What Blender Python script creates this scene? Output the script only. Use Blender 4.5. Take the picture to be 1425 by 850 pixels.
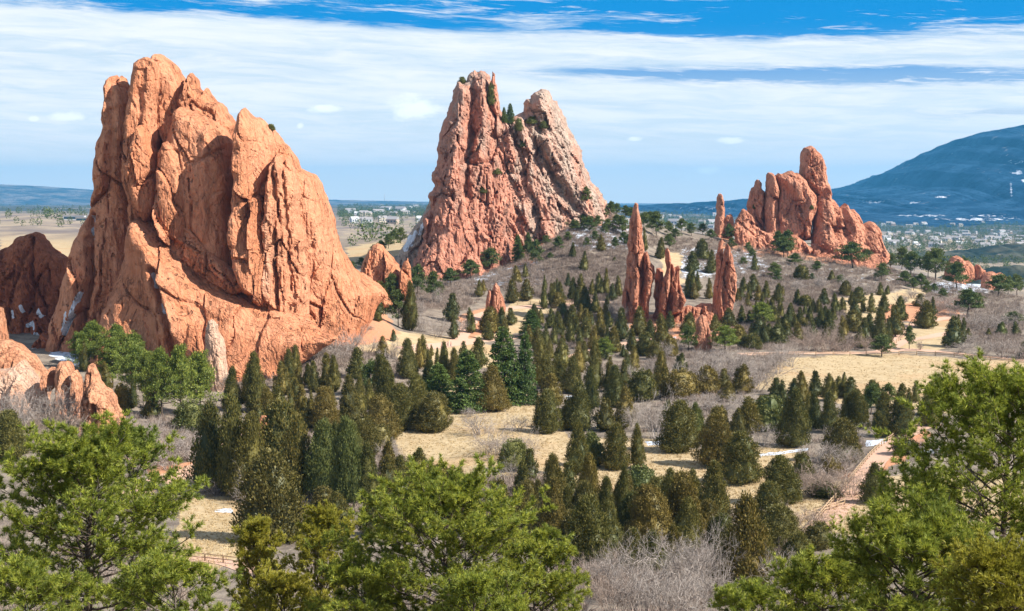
import bpy, math, random
import numpy as np
from mathutils import Vector, Matrix, Euler

SC = bpy.context.scene
for _o in list(bpy.data.objects):
    bpy.data.objects.remove(_o)

# ------------------------------------------------------------------ camera
F_PX, W_PX, H_PX, HORIZON = 1958.0, 1425.0, 850.0, 270.0
CAM_Z = 60.0
PITCH = math.atan((H_PX / 2 - HORIZON) / F_PX)
cam_d = bpy.data.cameras.new("camera")
cam = bpy.data.objects.new("camera", cam_d)
SC.collection.objects.link(cam)
cam.location = (0, 0, CAM_Z)
cam.rotation_euler = (math.radians(90) - PITCH, 0, 0)
cam_d.sensor_width = 36.0
cam_d.lens = 36.0 * F_PX / W_PX
cam_d.clip_start = 0.3
cam_d.clip_end = 90000
SC.camera = cam

# ------------------------------------------------------------------ light
SUN_EL, SUN_AZ = math.radians(41), math.radians(109)      # azimuth clockwise from the view direction
SUN_V = Vector((math.sin(SUN_AZ) * math.cos(SUN_EL), math.cos(SUN_AZ) * math.cos(SUN_EL), math.sin(SUN_EL)))
sun_d = bpy.data.lights.new("sun", 'SUN')
sun_d.energy = 4.9
sun_d.angle = math.radians(0.5)
sun_d.color = (1.0, 0.945, 0.86)
sun = bpy.data.objects.new("sun", sun_d)
SC.collection.objects.link(sun)
sun.location = SUN_V * 400
sun.rotation_euler = SUN_V.to_track_quat('Z', 'Y').to_euler()
SC.view_settings.view_transform = 'Standard'
SC.view_settings.look = 'None'
SC.view_settings.exposure = 0.95
SC.view_settings.gamma = 1.0
SC.view_settings.use_curve_mapping = False

# ------------------------------------------------------------------ node helpers
class NT:
    """Small helper around a node tree: every method returns an output socket."""
    def __init__(self, tree):
        self.t = tree
        self.n = tree.nodes
        self.l = tree.links
    def node(self, kind, **kw):
        nd = self.n.new(kind)
        for k, v in kw.items():
            setattr(nd, k, v)
        return nd
    def put(self, sock, v):
        if isinstance(v, bpy.types.NodeSocket):
            self.l.new(v, sock)
        else:
            if sock.type == 'RGBA' and len(v) == 3:
                v = (*v, 1.0)
            sock.default_value = v
    def math(self, op, a, b=0.0, c=None, clamp=False):
        nd = self.node('ShaderNodeMath', operation=op)
        nd.use_clamp = clamp
        self.put(nd.inputs[0], a)
        self.put(nd.inputs[1], b)
        if c is not None:
            self.put(nd.inputs[2], c)
        return nd.outputs[0]
    def add(self, a, b): return self.math('ADD', a, b)
    def sub(self, a, b): return self.math('SUBTRACT', a, b)
    def mul(self, a, b): return self.math('MULTIPLY', a, b)
    def div(self, a, b): return self.math('DIVIDE', a, b)
    def mix(self, f, a, b, mode='MIX'):
        nd = self.node('ShaderNodeMix', data_type='RGBA', blend_type=mode)
        self.put(nd.inputs['Factor'], f)
        self.put(nd.inputs[6], a)
        self.put(nd.inputs[7], b)
        return nd.outputs[2]
    def step(self, v, lo, hi, a=0.0, b=1.0):
        nd = self.node('ShaderNodeMapRange', interpolation_type='SMOOTHSTEP')
        self.put(nd.inputs['Value'], v)
        for k, x in (('From Min', lo), ('From Max', hi), ('To Min', a), ('To Max', b)):
            self.put(nd.inputs[k], x)
        return nd.outputs[0]
    def lin(self, v, lo, hi, a=0.0, b=1.0):
        nd = self.node('ShaderNodeMapRange')
        self.put(nd.inputs['Value'], v)
        for k, x in (('From Min', lo), ('From Max', hi), ('To Min', a), ('To Max', b)):
            self.put(nd.inputs[k], x)
        return nd.outputs[0]
    def xyz(self, x, y, z):
        nd = self.node('ShaderNodeCombineXYZ')
        self.put(nd.inputs[0], x); self.put(nd.inputs[1], y); self.put(nd.inputs[2], z)
        return nd.outputs[0]
    def sep(self, v):
        nd = self.node('ShaderNodeSeparateXYZ')
        self.put(nd.inputs[0], v)
        return nd.outputs
    def scale(self, v, s):
        nd = self.node('ShaderNodeVectorMath', operation='MULTIPLY')
        self.put(nd.inputs[0], v); self.put(nd.inputs[1], s)
        return nd.outputs[0]
    def noise(self, v, scale, detail=4.0, rough=0.55, dist=0.0, color=False):
        nd = self.node('ShaderNodeTexNoise')
        self.put(nd.inputs['Vector'], v)
        nd.inputs['Scale'].default_value = scale
        nd.inputs['Detail'].default_value = detail
        nd.inputs['Roughness'].default_value = rough
        nd.inputs['Distortion'].default_value = dist
        return nd.outputs['Color' if color else 'Fac']
    def voronoi(self, v, scale, feature='F1', rand=1.0):
        nd = self.node('ShaderNodeTexVoronoi', feature=feature)
        self.put(nd.inputs['Vector'], v)
        nd.inputs['Scale'].default_value = scale
        nd.inputs['Randomness'].default_value = rand
        return nd.outputs['Distance']
    def attr(self, name, out='Fac'):
        nd = self.node('ShaderNodeAttribute', attribute_name=name)
        return nd.outputs[out]

# ------------------------------------------------------------------ sky
world = bpy.data.worlds.new("World")
SC.world = world
world.use_nodes = True
w = NT(world.node_tree)
w.n.clear()
def az_of(px): return math.atan((px - W_PX / 2) / F_PX)
def el_of(py): return math.atan((HORIZON - py) / F_PX)
def build_sky():
    sky = w.node('ShaderNodeTexSky', sky_type='NISHITA')
    sky.sun_disc = False
    sky.sun_elevation = SUN_EL
    sky.sun_rotation = SUN_AZ
    sky.altitude = 1900
    sky.air_density = 1.0
    sky.dust_density = 0.6
    sky.ozone_density = 1.6
    tc = w.node('ShaderNodeTexCoord').outputs['Generated']
    x, y, z = w.sep(tc)
    az = w.math('ARCTAN2', x, y)
    el = w.math('ARCSINE', z)
    # clear-sky blue: the physical sky, deepened above the pale band at the horizon
    base = sky.outputs[0]
    blue = w.mix(w.step(el, -0.005, 0.12), (9.0, 8.4, 7.1), (0.0, 2.1, 5.4))
    up = w.step(el, 0.30, 0.8)
    clear = w.mix(up, blue, w.scale(base, (0.9, 1.0, 1.1)))
    # high cirrus drawn out into streaks: noise stretched along the azimuth, slightly tilted
    tilt = w.add(el, w.mul(az, 0.018))
    warp = w.sub(w.noise(w.xyz(w.mul(az, 5.0), w.mul(el, 14.0), 3.1), 1.0, 4.0, 0.6), 0.5)
    elw = w.add(tilt, w.mul(warp, 0.016))
    n1 = w.noise(w.xyz(w.mul(az, 3.0), w.mul(elw, 62.0), 0.7), 1.0, 6.0, 0.62, 0.3)
    n2 = w.noise(w.xyz(w.add(w.mul(az, 16.0), w.mul(el, 30.0)), w.mul(elw, 150.0), 5.2), 1.0, 5.0, 0.65, 0.6)
    n3 = w.noise(w.xyz(w.add(w.mul(az, 40.0), w.mul(el, 160.0)), w.mul(elw, 520.0), 2.2), 1.0, 4.0, 0.7, 0.8)
    n = w.add(w.add(w.mul(n1, 0.60), w.mul(n2, 0.28)), w.mul(n3, 0.12))
    # gaps in the sheet: long lenses of clear sky (azimuth centre, elevation, half length, half height, depth)
    gaps = None
    for px, py, hw, hh, k in ((860, 14, 560, 13, 0.62), (300, 22, 330, 10, 0.40), (1020, 47, 210, 12, 0.75), (1330, 16, 260, 34, 0.80),
                              (560, 34, 150, 7, 0.30), (1120, 110, 270, 10, 0.68), (1330, 120, 190, 9, 0.60), (1390, 168, 90, 5, 0.35),
                              (160, 8, 200, 6, 0.2), (930, 105, 120, 4, 0.3)):
        dx = w.div(w.sub(az, az_of(px)), hw / F_PX)
        dy = w.div(w.sub(elw, el_of(py) + 0.018 * az_of(px)), hh / F_PX)
        g = w.math('MULTIPLY', w.math('EXPONENT', w.mul(w.add(w.mul(dx, dx), w.mul(dy, dy)), -1.0)), k)
        gaps = g if gaps is None else w.add(gaps, g)
    low = w.step(el, 0.0, 0.055)                                   # the sheet thins out towards the horizon
    cover = w.add(w.add(w.mul(n, 0.75), w.lin(low, 0, 1, 0.14, 0.46)), w.mul(w.mul(gaps, w.lin(w.add(w.mul(n2, 0.55), w.mul(n3, 0.45)), 0.36, 0.64, 1.9, 0.35)), -1.0))
    mask = w.step(cover, 0.26, 0.92)
    mask = w.mul(mask, w.lin(low, 0, 1, 0.45, 0.97))
    side = w.step(el, 0.5, 0.15, 0.35, 1.0)
    white = w.mix(w.step(w.add(w.mul(n, 0.6), w.mul(n2, 0.4)), 0.38, 0.62), (6.3, 7.0, 7.3), (8.0, 8.05, 8.0))
    col = w.mix(w.mul(mask, side), clear, white)
    # a few small fair-weather puffs low over the plain
    tex = w.noise(w.xyz(w.mul(az, 60.0), w.mul(el, 110.0), 9.0), 1.0, 6.0, 0.62)
    for px, py, hw, hh in ((575, 152, 48, 26), (455, 154, 34, 9), (98, 168, 30, 10), (52, 172, 10, 5), (1015, 197, 26, 7), (985, 238, 24, 8), (420, 177, 7, 6), (882, 194, 15, 5)):
        dx = w.div(w.sub(az, az_of(px)), hw / F_PX)
        dy = w.div(w.sub(el, el_of(py)), hh / F_PX)
        d2 = w.add(w.mul(dx, dx), w.mul(dy, dy))
        v = w.sub(w.add(tex, 0.42), w.mul(d2, 0.55))
        m = w.mul(w.step(v, 0.55, 0.95), 0.85)
        col = w.mix(m, col, (9.4, 9.5, 9.6))
    bg = w.node('ShaderNodeBackground')
    w.put(bg.inputs['Color'], col)
    bg.inputs['Strength'].default_value = 0.072
    out = w.node('ShaderNodeOutputWorld')
    w.l.new(bg.outputs[0], out.inputs['Surface'])
build_sky()

# ------------------------------------------------------------------ geometry helpers
COL = SC.collection
def rays(px, py):
    """Directions with y = 1 for photograph columns and rows."""
    xc = (np.asarray(px, float) - W_PX / 2) / F_PX
    yc = (H_PX / 2 - np.asarray(py, float)) / F_PX
    dy = math.cos(PITCH) + yc * math.sin(PITCH)
    dz = -math.sin(PITCH) + yc * math.cos(PITCH)
    return xc / dy, dz / dy
def at(px, py, Y):
    dx, dz = rays(px, py)
    return dx * Y, np.asarray(Y, float) + 0 * dx, CAM_Z + dz * Y

def _hash(ix, iy, iz, seed):
    with np.errstate(over='ignore'):
        h = ix.astype(np.uint32) * np.uint32(374761393) + iy.astype(np.uint32) * np.uint32(668265263) + iz.astype(np.uint32) * np.uint32(2147483647 & 1274126177) + np.uint32(seed * 7919 + 13)
        h ^= h >> np.uint32(13)
        h *= np.uint32(1274126177)
        h ^= h >> np.uint32(16)
        h *= np.uint32(2246822519)
        h ^= h >> np.uint32(13)
    return h.astype(np.float64) / 4294967295.0
def vnoise(x, y, z, seed=0):
    x, y, z = np.broadcast_arrays(np.asarray(x, float), np.asarray(y, float), np.asarray(z, float))
    x0, y0, z0 = np.floor(x), np.floor(y), np.floor(z)
    fx, fy, fz = x - x0, y - y0, z - z0
    fx = fx * fx * fx * (fx * (fx * 6 - 15) + 10); fy = fy * fy * fy * (fy * (fy * 6 - 15) + 10); fz = fz * fz * fz * (fz * (fz * 6 - 15) + 10)
    x0, y0, z0 = x0.astype(np.int64), y0.astype(np.int64), z0.astype(np.int64)
    r = 0
    for a in (0, 1):
        wx = fx if a else 1 - fx
        for b in (0, 1):
            wy = fy if b else 1 - fy
            for c in (0, 1):
                wz = fz if c else 1 - fz
                r = r + wx * wy * wz * _hash(x0 + a, y0 + b, z0 + c, seed)
    return r * 2 - 1
def fbm(x, y, z, seed=0, octv=4, gain=0.5, lac=2.03, ridged=False):
    s, a, t = 0, 1.0, 0
    for i in range(octv):
        n = vnoise(x, y, z, seed + i * 17)
        if ridged:
            n = 1 - 2 * np.abs(n)
        s = s + a * n
        t += a
        a *= gain
        x, y, z = x * lac, y * lac, z * lac
    return s / t

def new_mesh(name, verts, faces, mats=(), smooth=True, mat_idx=None):
    """Mesh data from numpy verts (n,3) and faces (m,3) or (m,4)."""
    verts = np.ascontiguousarray(verts, np.float32)
    faces = np.ascontiguousarray(faces, np.int32)
    k = faces.shape[1]
    me = bpy.data.meshes.new(name)
    me.vertices.add(len(verts))
    me.vertices.foreach_set("co", verts.ravel())
    me.loops.add(faces.size)
    me.loops.foreach_set("vertex_index", faces.ravel())
    me.polygons.add(len(faces))
    me.polygons.foreach_set("loop_start", np.arange(0, faces.size, k, dtype=np.int32))
    if mat_idx is not None:
        me.polygons.foreach_set("material_index", np.ascontiguousarray(mat_idx, np.int32))
    me.polygons.foreach_set("use_smooth", np.full(len(faces), bool(smooth)))
    me.update(calc_edges=True)
    for m in mats:
        me.materials.append(m)
    return me
def put_attr(me, name, vals):
    a = me.attributes.new(name, 'FLOAT', 'POINT')
    a.data.foreach_set("value", np.ascontiguousarray(vals, np.float32))
def link(name, me, loc=(0, 0, 0), parent=None, rotz=0.0, scale=None):
    o = bpy.data.objects.new(name, me)
    COL.objects.link(o)
    o.location = loc
    if rotz:
        o.rotation_euler = (0, 0, rotz)
    if scale is not None:
        o.scale = scale
    if parent is not None:
        o.parent = parent
    return o
def tag(o, label, cat, group=None, kind=None):
    o['label'] = label
    o['category'] = cat
    if group:
        o['group'] = group
    if kind:
        o['kind'] = kind
    return o
def structure(o):
    o['kind'] = 'structure'
    return o
def empty(name, loc, rotz=0.0):
    o = bpy.data.objects.new(name, None)
    COL.objects.link(o)
    o.empty_display_size = 0.2
    o.location = loc
    o.rotation_euler = (0, 0, rotz)
    return o
def in_poly(px, py, poly):
    px, py = np.asarray(px, float), np.asarray(py, float)
    r = np.zeros(px.shape, bool)
    n = len(poly)
    for i in range(n):
        x1, y1 = poly[i]; x2, y2 = poly[(i + 1) % n]
        if y1 == y2:
            continue
        c = ((y1 > py) != (y2 > py)) & (px < (x2 - x1) * (py - y1) / (y2 - y1) + x1)
        r ^= c
    return r
def seg_dist(px, py, pts, closed=False):
    """Distance to a polyline and the nearest point on it."""
    px, py = np.asarray(px, float), np.asarray(py, float)
    best = np.full(px.shape, 1e18); bx = np.zeros(px.shape); by = np.zeros(px.shape)
    pts = list(pts)
    if closed:
        pts = pts + [pts[0]]
    for (x1, y1), (x2, y2) in zip(pts[:-1], pts[1:]):
        dx, dy = x2 - x1, y2 - y1
        L = dx * dx + dy * dy + 1e-12
        t = np.clip(((px - x1) * dx + (py - y1) * dy) / L, 0, 1)
        qx, qy = x1 + t * dx, y1 + t * dy
        d = (px - qx) ** 2 + (py - qy) ** 2
        m = d < best
        best = np.where(m, d, best); bx = np.where(m, qx, bx); by = np.where(m, qy, by)
    return np.sqrt(best), bx, by

def tube(path, radii, sides=6, cap=True):
    """Verts and quads of a tapered tube along a path of points."""
    P = np.asarray(path, float)
    n = len(P)
    T = np.gradient(P, axis=0)
    T /= np.linalg.norm(T, axis=1, keepdims=True) + 1e-9
    ref = np.array([0.0, 0.0, 1.0]) if abs(T[0][2]) < 0.85 else np.array([1.0, 0.0, 0.0])
    U = np.cross(T, ref); U /= np.linalg.norm(U, axis=1, keepdims=True) + 1e-9
    V = np.cross(T, U)
    a = np.linspace(0, 2 * np.pi, sides, endpoint=False)
    R = np.asarray(radii, float)
    ring = P[:, None, :] + R[:, None, None] * (np.cos(a)[None, :, None] * U[:, None, :] + np.sin(a)[None, :, None] * V[:, None, :])
    v = ring.reshape(-1, 3)
    f = []
    for i in range(n - 1):
        for j in range(sides):
            k = (j + 1) % sides
            f.append((i * sides + j, i * sides + k, (i + 1) * sides + k, (i + 1) * sides + j))
    if cap:
        c = len(v)
        v = np.vstack([v, P[0], P[-1]])
        for j in range(sides):
            k = (j + 1) % sides
            f.append((c, k, j, c)); f.append((c + 1, (n - 1) * sides + j, (n - 1) * sides + k, c + 1))
    return v, np.array([q for q in f], np.int32)
class Soup:
    """Collects pieces (verts, tri faces, material index) into one mesh."""
    def __init__(self):
        self.v, self.f, self.m, self.n = [], [], [], 0
    def add(self, v, f, m=0):
        v = np.asarray(v, float); f = np.asarray(f, np.int64)
        if f.shape[1] == 4:
            a, b = f[:, [0, 1, 2]], f[:, [0, 2, 3]]
            f = np.vstack([a, b])
            f = f[(f[:, 0] != f[:, 1]) & (f[:, 1] != f[:, 2]) & (f[:, 0] != f[:, 2])]
        self.v.append(v); self.f.append(f + self.n); self.m.append(np.full(len(f), m)); self.n += len(v)
    def box(self, c, s, m=0, rotz=0.0):
        x, y, z = np.array(s) / 2
        v = np.array([(a * x, b * y, d * z) for a in (-1, 1) for b in (-1, 1) for d in (-1, 1)], float)
        ca, sa = math.cos(rotz), math.sin(rotz)
        v = np.stack([v[:, 0] * ca - v[:, 1] * sa, v[:, 0] * sa + v[:, 1] * ca, v[:, 2]], 1) + np.array(c)
        f = np.array([(0, 1, 3, 2), (4, 6, 7, 5), (0, 4, 5, 1), (2, 3, 7, 6), (0, 2, 6, 4), (1, 5, 7, 3)])
        self.add(v, f, m)
    def tube(self, path, radii, sides=6, m=0):
        v, f = tube(path, radii, sides)
        self.add(v, f, m)
    def mesh(self, name, mats, smooth=True):
        return new_mesh(name, np.vstack(self.v), np.vstack(self.f), mats, smooth, np.concatenate(self.m))
# ------------------------------------------------------------------ terrain height from surveyed points (column, row, distance)
def _pt(px, py, Y):
    dx, dz = rays(px, py)
    return float(px), float(Y), float(CAM_Z + dz * Y)
CTRL = []
for px in (-250, 0, 250, 480, 712, 950, 1200, 1425, 1675):
    for Y, z in ((2, 58.2), (8, 57), (16, 54.6), (30, 49.6), (50, 42.6), (90, 30.5), (130, 20.5), (165, 15), (200, 11.3)):
        CTRL.append((px, Y, z))
for px, py, Y in ((0, 640, 250), (250, 670, 250), (150, 598, 285), (60, 570, 310), (200, 520, 372), (300, 540, 365), (-60, 540, 340),
                  (400, 500, 400), (420, 465, 415), (480, 455, 440), (520, 440, 460), (560, 460, 470), (560, 400, 560), (620, 395, 600), (700, 368, 640),
                  (500, 600, 300), (400, 690, 235), (600, 640, 270), (600, 560, 345), (712, 600, 300), (712, 520, 400), (720, 480, 465),
                  (760, 430, 540), (840, 420, 550), (850, 370, 615), (850, 330, 655), (760, 334, 648), (800, 304, 662), (850, 289, 690),
                  (900, 440, 515), (1000, 440, 515), (930, 350, 680), (900, 308, 740), (960, 330, 720), (1000, 327, 752), (950, 320, 750), (1060, 336, 758), (1050, 400, 600),
                  (950, 480, 460), (950, 600, 300), (950, 700, 230), (1060, 530, 385), (1110, 346, 762), (1160, 354, 760), (1200, 362, 760), (1200, 400, 630),
                  (1250, 440, 540), (1300, 385, 720), (1300, 410, 640), (1425, 412, 690), (1425, 450, 540), (1425, 500, 440), (1600, 440, 640), (1600, 500, 440),
                  (1280, 465, 490), (1200, 490, 450), (1200, 540, 370), (1270, 595, 305), (1200, 650, 262), (1425, 600, 300), (540, 352, 700)):
    CTRL.append(_pt(px, py, Y))
for px, rows in ((-250, ((450, 24), (700, 25), (1200, 24), (2500, 22), (5000, 0), (12000, -30), (30000, -110))),
                 (60, ((450, 20), (700, 25), (1200, 24), (1500, 22), (2500, 22), (5000, 0), (12000, -30), (30000, -110))),
                 (300, ((450, 22), (700, 25), (1200, 24), (2500, 12), (5000, 0), (12000, -30), (30000, -110))),
                 (520, ((900, 28), (1100, 26), (1300, 14), (2000, 4), (4000, 0), (9000, -10), (30000, -120))),
                 (720, ((760, 46), (1000, 20), (2000, 4), (4000, 0), (9000, -20), (30000, -120))),
                 (900, ((820, 40), (1000, 18), (1500, 0), (3000, -25), (6000, -35), (15000, -60), (30000, -120))),
                 (1250, ((860, 10), (1000, -14), (1500, -35), (2500, -43), (5000, -67), (9000, -75), (30000, -120))),
                 (1675, ((860, 0), (1000, -15), (1500, -35), (2500, -43), (5000, -67), (9000, -75), (30000, -120)))):
    for Y, z in rows:
        CTRL.append((px, Y, z))
def _q(px, Y):
    return np.stack([np.asarray(px, float) / 240.0, np.log(np.asarray(Y, float)) * 3.2], -1)
_C = np.array(CTRL)
_Q = _q(_C[:, 0], _C[:, 1])
_D = np.linalg.norm(_Q[:, None] - _Q[None], axis=-1)
_n = len(_Q)
_A = np.zeros((_n + 3, _n + 3))
_A[:_n, :_n] = -_D + np.eye(_n) * 0.05
_A[:_n, _n:] = np.hstack([np.ones((_n, 1)), _Q]); _A[_n:, :_n] = _A[:_n, _n:].T
_w = np.linalg.solve(_A, np.concatenate([_C[:, 2], np.zeros(3)]))
def smooth_height(x, y):
    x, y = np.asarray(x, float), np.asarray(y, float)
    r = np.hypot(x, y)
    yy = np.maximum(y, 0.35 * r + 1e-6)
    px = np.clip(W_PX / 2 + F_PX * x / yy, -600, 2000)
    Y = np.clip(np.where(y > 0.35 * r, y, r * 0.9), 5.0, 40000)
    q = _q(px, Y)
    out = np.empty(q.shape[:-1])
    flat = q.reshape(-1, 2); res = out.reshape(-1)
    for i in range(0, len(flat), 20000):
        c = flat[i:i + 20000]
        d = np.sqrt(((c[:, None] - _Q[None]) ** 2).sum(-1))
        res[i:i + 20000] = -d @ _w[:_n] + _w[_n] + c @ _w[_n + 1:]
    return res.reshape(q.shape[:-1])
# polar grid: fine inside the view, coarse behind the camera
_az = np.radians(np.concatenate([np.linspace(-180, -40, 36, endpoint=False), np.linspace(-40, -23, 40, endpoint=False), np.arange(-23, 23, 0.13), np.linspace(23, 40, 40, endpoint=False), np.linspace(40, 180, 37)]))
_lr = np.concatenate([np.linspace(math.log(1.2), math.log(120), 90, endpoint=False), np.linspace(math.log(120), math.log(1000), 330, endpoint=False), np.linspace(math.log(1000), math.log(26000), 230)])
_AZ, _LR = np.meshgrid(_az, _lr)
_R = np.exp(_LR)
GX, GY = _R * np.sin(_AZ), _R * np.cos(_AZ)
GZ = smooth_height(GX, GY)
_amp = np.interp(_R, [0, 60, 300, 900, 3000, 30000], [0.0, 0.6, 0.5, 1.0, 6, 10])
GZ = GZ + _amp * fbm(GX / (18 + _R * 0.03), GY / (18 + _R * 0.03), 0 * GX, 5, 4)
def ground(x, y):
    x, y = np.asarray(x, float), np.asarray(y, float)
    a = np.interp(np.arctan2(x, y), _az, np.arange(len(_az)))
    b = np.interp(np.log(np.maximum(np.hypot(x, y), 1.2)), _lr, np.arange(len(_lr)))
    i = np.clip(a.astype(int), 0, len(_az) - 2); j = np.clip(b.astype(int), 0, len(_lr) - 2)
    u, v = a - i, b - j
    return GZ[j, i] * (1 - u) * (1 - v) + GZ[j, i + 1] * u * (1 - v) + GZ[j + 1, i] * (1 - u) * v + GZ[j + 1, i + 1] * u * v
_march = np.exp(np.linspace(math.log(18), math.log(30000), 2600))
def cast(px, py):
    """Where a photograph pixel meets the ground: x, y, z arrays."""
    px, py = np.atleast_1d(np.asarray(px, float)), np.atleast_1d(np.asarray(py, float))
    X, Y, Z = np.zeros(len(px)), np.zeros(len(px)), np.zeros(len(px))
    dx, dz = rays(px, py)
    for k in range(len(px)):
        d = CAM_Z + dz[k] * _march - ground(dx[k] * _march, _march)
        hit = np.argmax(d < 0)
        if d[hit] >= 0:
            hit = len(_march) - 1
        if hit > 0:
            t = d[hit - 1] / (d[hit - 1] - d[hit] + 1e-9)
            yy = _march[hit - 1] + t * (_march[hit] - _march[hit - 1])
        else:
            yy = _march[0]
        X[k], Y[k] = dx[k] * yy, yy
    return X, Y, ground(X, Y)
def cast_near(px, py):
    """As cast(), but for things on the near ridge: a pixel just over the crest is set on the crest itself."""
    X, Y, Z = cast(px, py)
    yy = np.linspace(520, 800, 141)
    for k in range(len(X)):
        if Y[k] > 860:
            dx, _ = rays(px[k], py[k])
            zz = ground(dx * yy, yy)
            b = int(np.argmax((zz - CAM_Z) / yy))
            Y[k] = yy[b]; X[k] = dx * yy[b]; Z[k] = zz[b]
    return X, Y, Z
def project(x, y, z):
    dx, dy, dz = np.asarray(x, float), np.asarray(y, float), np.asarray(z, float) - CAM_Z
    f = dy * math.cos(PITCH) - dz * math.sin(PITCH)
    u = dy * math.sin(PITCH) + dz * math.cos(PITCH)
    f = np.where(f < 0.1, 0.1, f)
    return W_PX / 2 + F_PX * dx / f, H_PX / 2 - F_PX * u / f

# ------------------------------------------------------------------ ground cover masks (where each kind of ground lies)
MEADOWS = [
    [(545, 600), (560, 575), (640, 560), (700, 575), (760, 555), (790, 610), (900, 610), (960, 625), (1100, 620), (1125, 635), (1110, 680), (1000, 715), (900, 690), (820, 690), (760, 660), (700, 670), (640, 670), (560, 640)],
    [(1050, 540), (1090, 497), (1240, 492), (1440, 505), (1560, 515), (1580, 560), (1440, 566), (1330, 575), (1200, 565), (1100, 545)],
    [(500, 470), (520, 455), (590, 465), (640, 470), (700, 485), (690, 510), (600, 520), (540, 490), (500, 488)],
    [(250, 690), (330, 690), (350, 760), (300, 800), (240, 800)],
    [(600, 520), (720, 520), (770, 560), (700, 580), (640, 580)],
    [(1255, 455), (1330, 440), (1345, 470), (1300, 490), (1250, 485)],
    [(1190, 660), (1420, 660), (1530, 670), (1520, 715), (1425, 730), (1250, 760), (1150, 740), (1100, 700)],
    [(640, 480), (710, 470), (800, 420), (720, 415), (690, 440)],
    [(480, 345), (560, 330), (560, 350), (530, 372), (490, 368)],
    [(1060, 690), (1200, 670), (1200, 740), (1050, 740)],
    [(0, 318), (110, 318), (130, 345), (90, 400), (0, 400)],
    [(920, 352), (950, 350), (950, 395), (925, 400)],
    [(1150, 420), (1280, 400), (1300, 440), (1200, 450)],
]
SOIL = [
    [(880, 440), (1010, 425), (1030, 460), (960, 475), (880, 465)],
    [(205, 655), (275, 640), (275, 660), (215, 675)],
    [(160, 575), (235, 620), (215, 660), (100, 600)],
    [(640, 440), (680, 425), (700, 430), (690, 465), (645, 470)],
    [(1000, 320), (1240, 345), (1240, 375), (1060, 355), (1000, 345)],
    [(1170, 665), (1280, 590), (1300, 605), (1215, 670)],
    [(690, 300), (760, 300), (750, 370), (700, 370)],
    [(780, 300), (860, 300), (880, 335), (820, 345)],
    [(400, 430), (520, 420), (560, 470), (500, 480), (420, 460)],
    [(1230, 425), (1340, 415), (1340, 445), (1230, 450)],
]
SNOW = [
    ([(60, 480), (110, 470), (140, 500), (90, 520)], 0.85), ([(780, 310), (880, 300), (885, 350), (800, 350)], 0.82), ([(690, 370), (760, 355), (760, 400), (640, 400), (600, 385)], 0.72),
    ([(940, 340), (1060, 345), (1080, 385), (950, 390)], 0.68), ([(1280, 390), (1380, 385), (1380, 410), (1290, 412)], 0.78), ([(860, 350), (900, 330), (900, 360), (870, 390)], 0.4),
    ([(898, 614), (950, 611), (950, 617), (900, 621)], 1.05), ([(1055, 631), (1125, 622), (1125, 626), (1055, 636)], 1.05), ([(1205, 612), (1238, 609), (1240, 617), (1200, 622)], 1.05), ([(300, 708), (328, 706), (328, 714), (300, 714)], 1.0),
    ([(1270, 628), (1320, 622), (1320, 628), (1270, 634)], 1.0), ([(905, 470), (960, 455), (1050, 470), (1000, 490)], 0.45), ([(780, 420), (850, 415), (850, 432), (780, 435)], 0.45), ([(1050, 408), (1250, 398), (1250, 412), (1060, 425)], 0.42),
    ([(1000, 350), (1300, 372), (1300, 400), (1000, 400)], 0.50), ([(735, 550), (800, 545), (800, 556), (735, 558)], 0.7),
]
def soft(px, py, poly, feather):
    d, _, _ = seg_dist(px, py, poly, True)
    s = np.where(in_poly(px, py, poly), d, -d)
    return np.clip(0.5 + s / (2 * feather), 0, 1)
def masks(x, y, z):
    px, py = project(x, y, z)
    ok = (y > 5) & (px > -420) & (px < 1850) & (np.hypot(x, y) < 1800)
    grass, soil, snow = np.zeros(px.shape), np.zeros(px.shape), np.zeros(px.shape)
    P, Q = px[ok], py[ok]
    g, s, n = 0 * P, 0 * P, 0 * P
    jx = P + 10 * fbm(x[ok] / 9, y[ok] / 9, 0 * P, 41, 3); jy = Q + 4 * fbm(x[ok] / 9, y[ok] / 9, 0 * P + 7, 42, 3)
    for poly in MEADOWS: g = np.maximum(g, soft(jx, jy, poly, 4))
    for poly in SOIL: s = np.maximum(s, soft(jx, jy, poly, 5))
    for poly, k in SNOW: n = np.maximum(n, soft(jx if k < 1 else P + 4 * fbm(x[ok] / 3, y[ok] / 6, 0 * P + 3, 43, 3), jy if k < 1 else Q + 1.8 * fbm(x[ok] / 3, y[ok] / 6, 0 * P, 44, 3), poly, 6 if k < 1 else 1.6) * k)
    grass[ok], soil[ok], snow[ok] = g, s, n
    return grass, soil, snow
GRASS, SOILM, SNOWM = masks(GX.ravel(), GY.ravel(), GZ.ravel())

def mat(name):
    m = bpy.data.materials.new(name)
    m.use_nodes = True
    m.node_tree.nodes.clear()
    return m, NT(m.node_tree)
def finish(nt, color, rough=0.9, bump=None, bump_d=0.1, spec=0.2, strength=1.0, extra=None):
    b = nt.node('ShaderNodeBsdfPrincipled')
    nt.put(b.inputs['Base Color'], color)
    nt.put(b.inputs['Roughness'], rough)
    nt.put(b.inputs['Specular IOR Level'], spec)
    if bump is not None:
        bn = nt.node('ShaderNodeBump')
        nt.put(bn.inputs['Height'], bump)
        bn.inputs['Distance'].default_value = bump_d
        bn.inputs['Strength'].default_value = strength
        nt.l.new(bn.outputs[0], b.inputs['Normal'])
    o = nt.node('ShaderNodeOutputMaterial')
    nt.l.new(b.outputs[0], o.inputs['Surface'])
    return b

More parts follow.
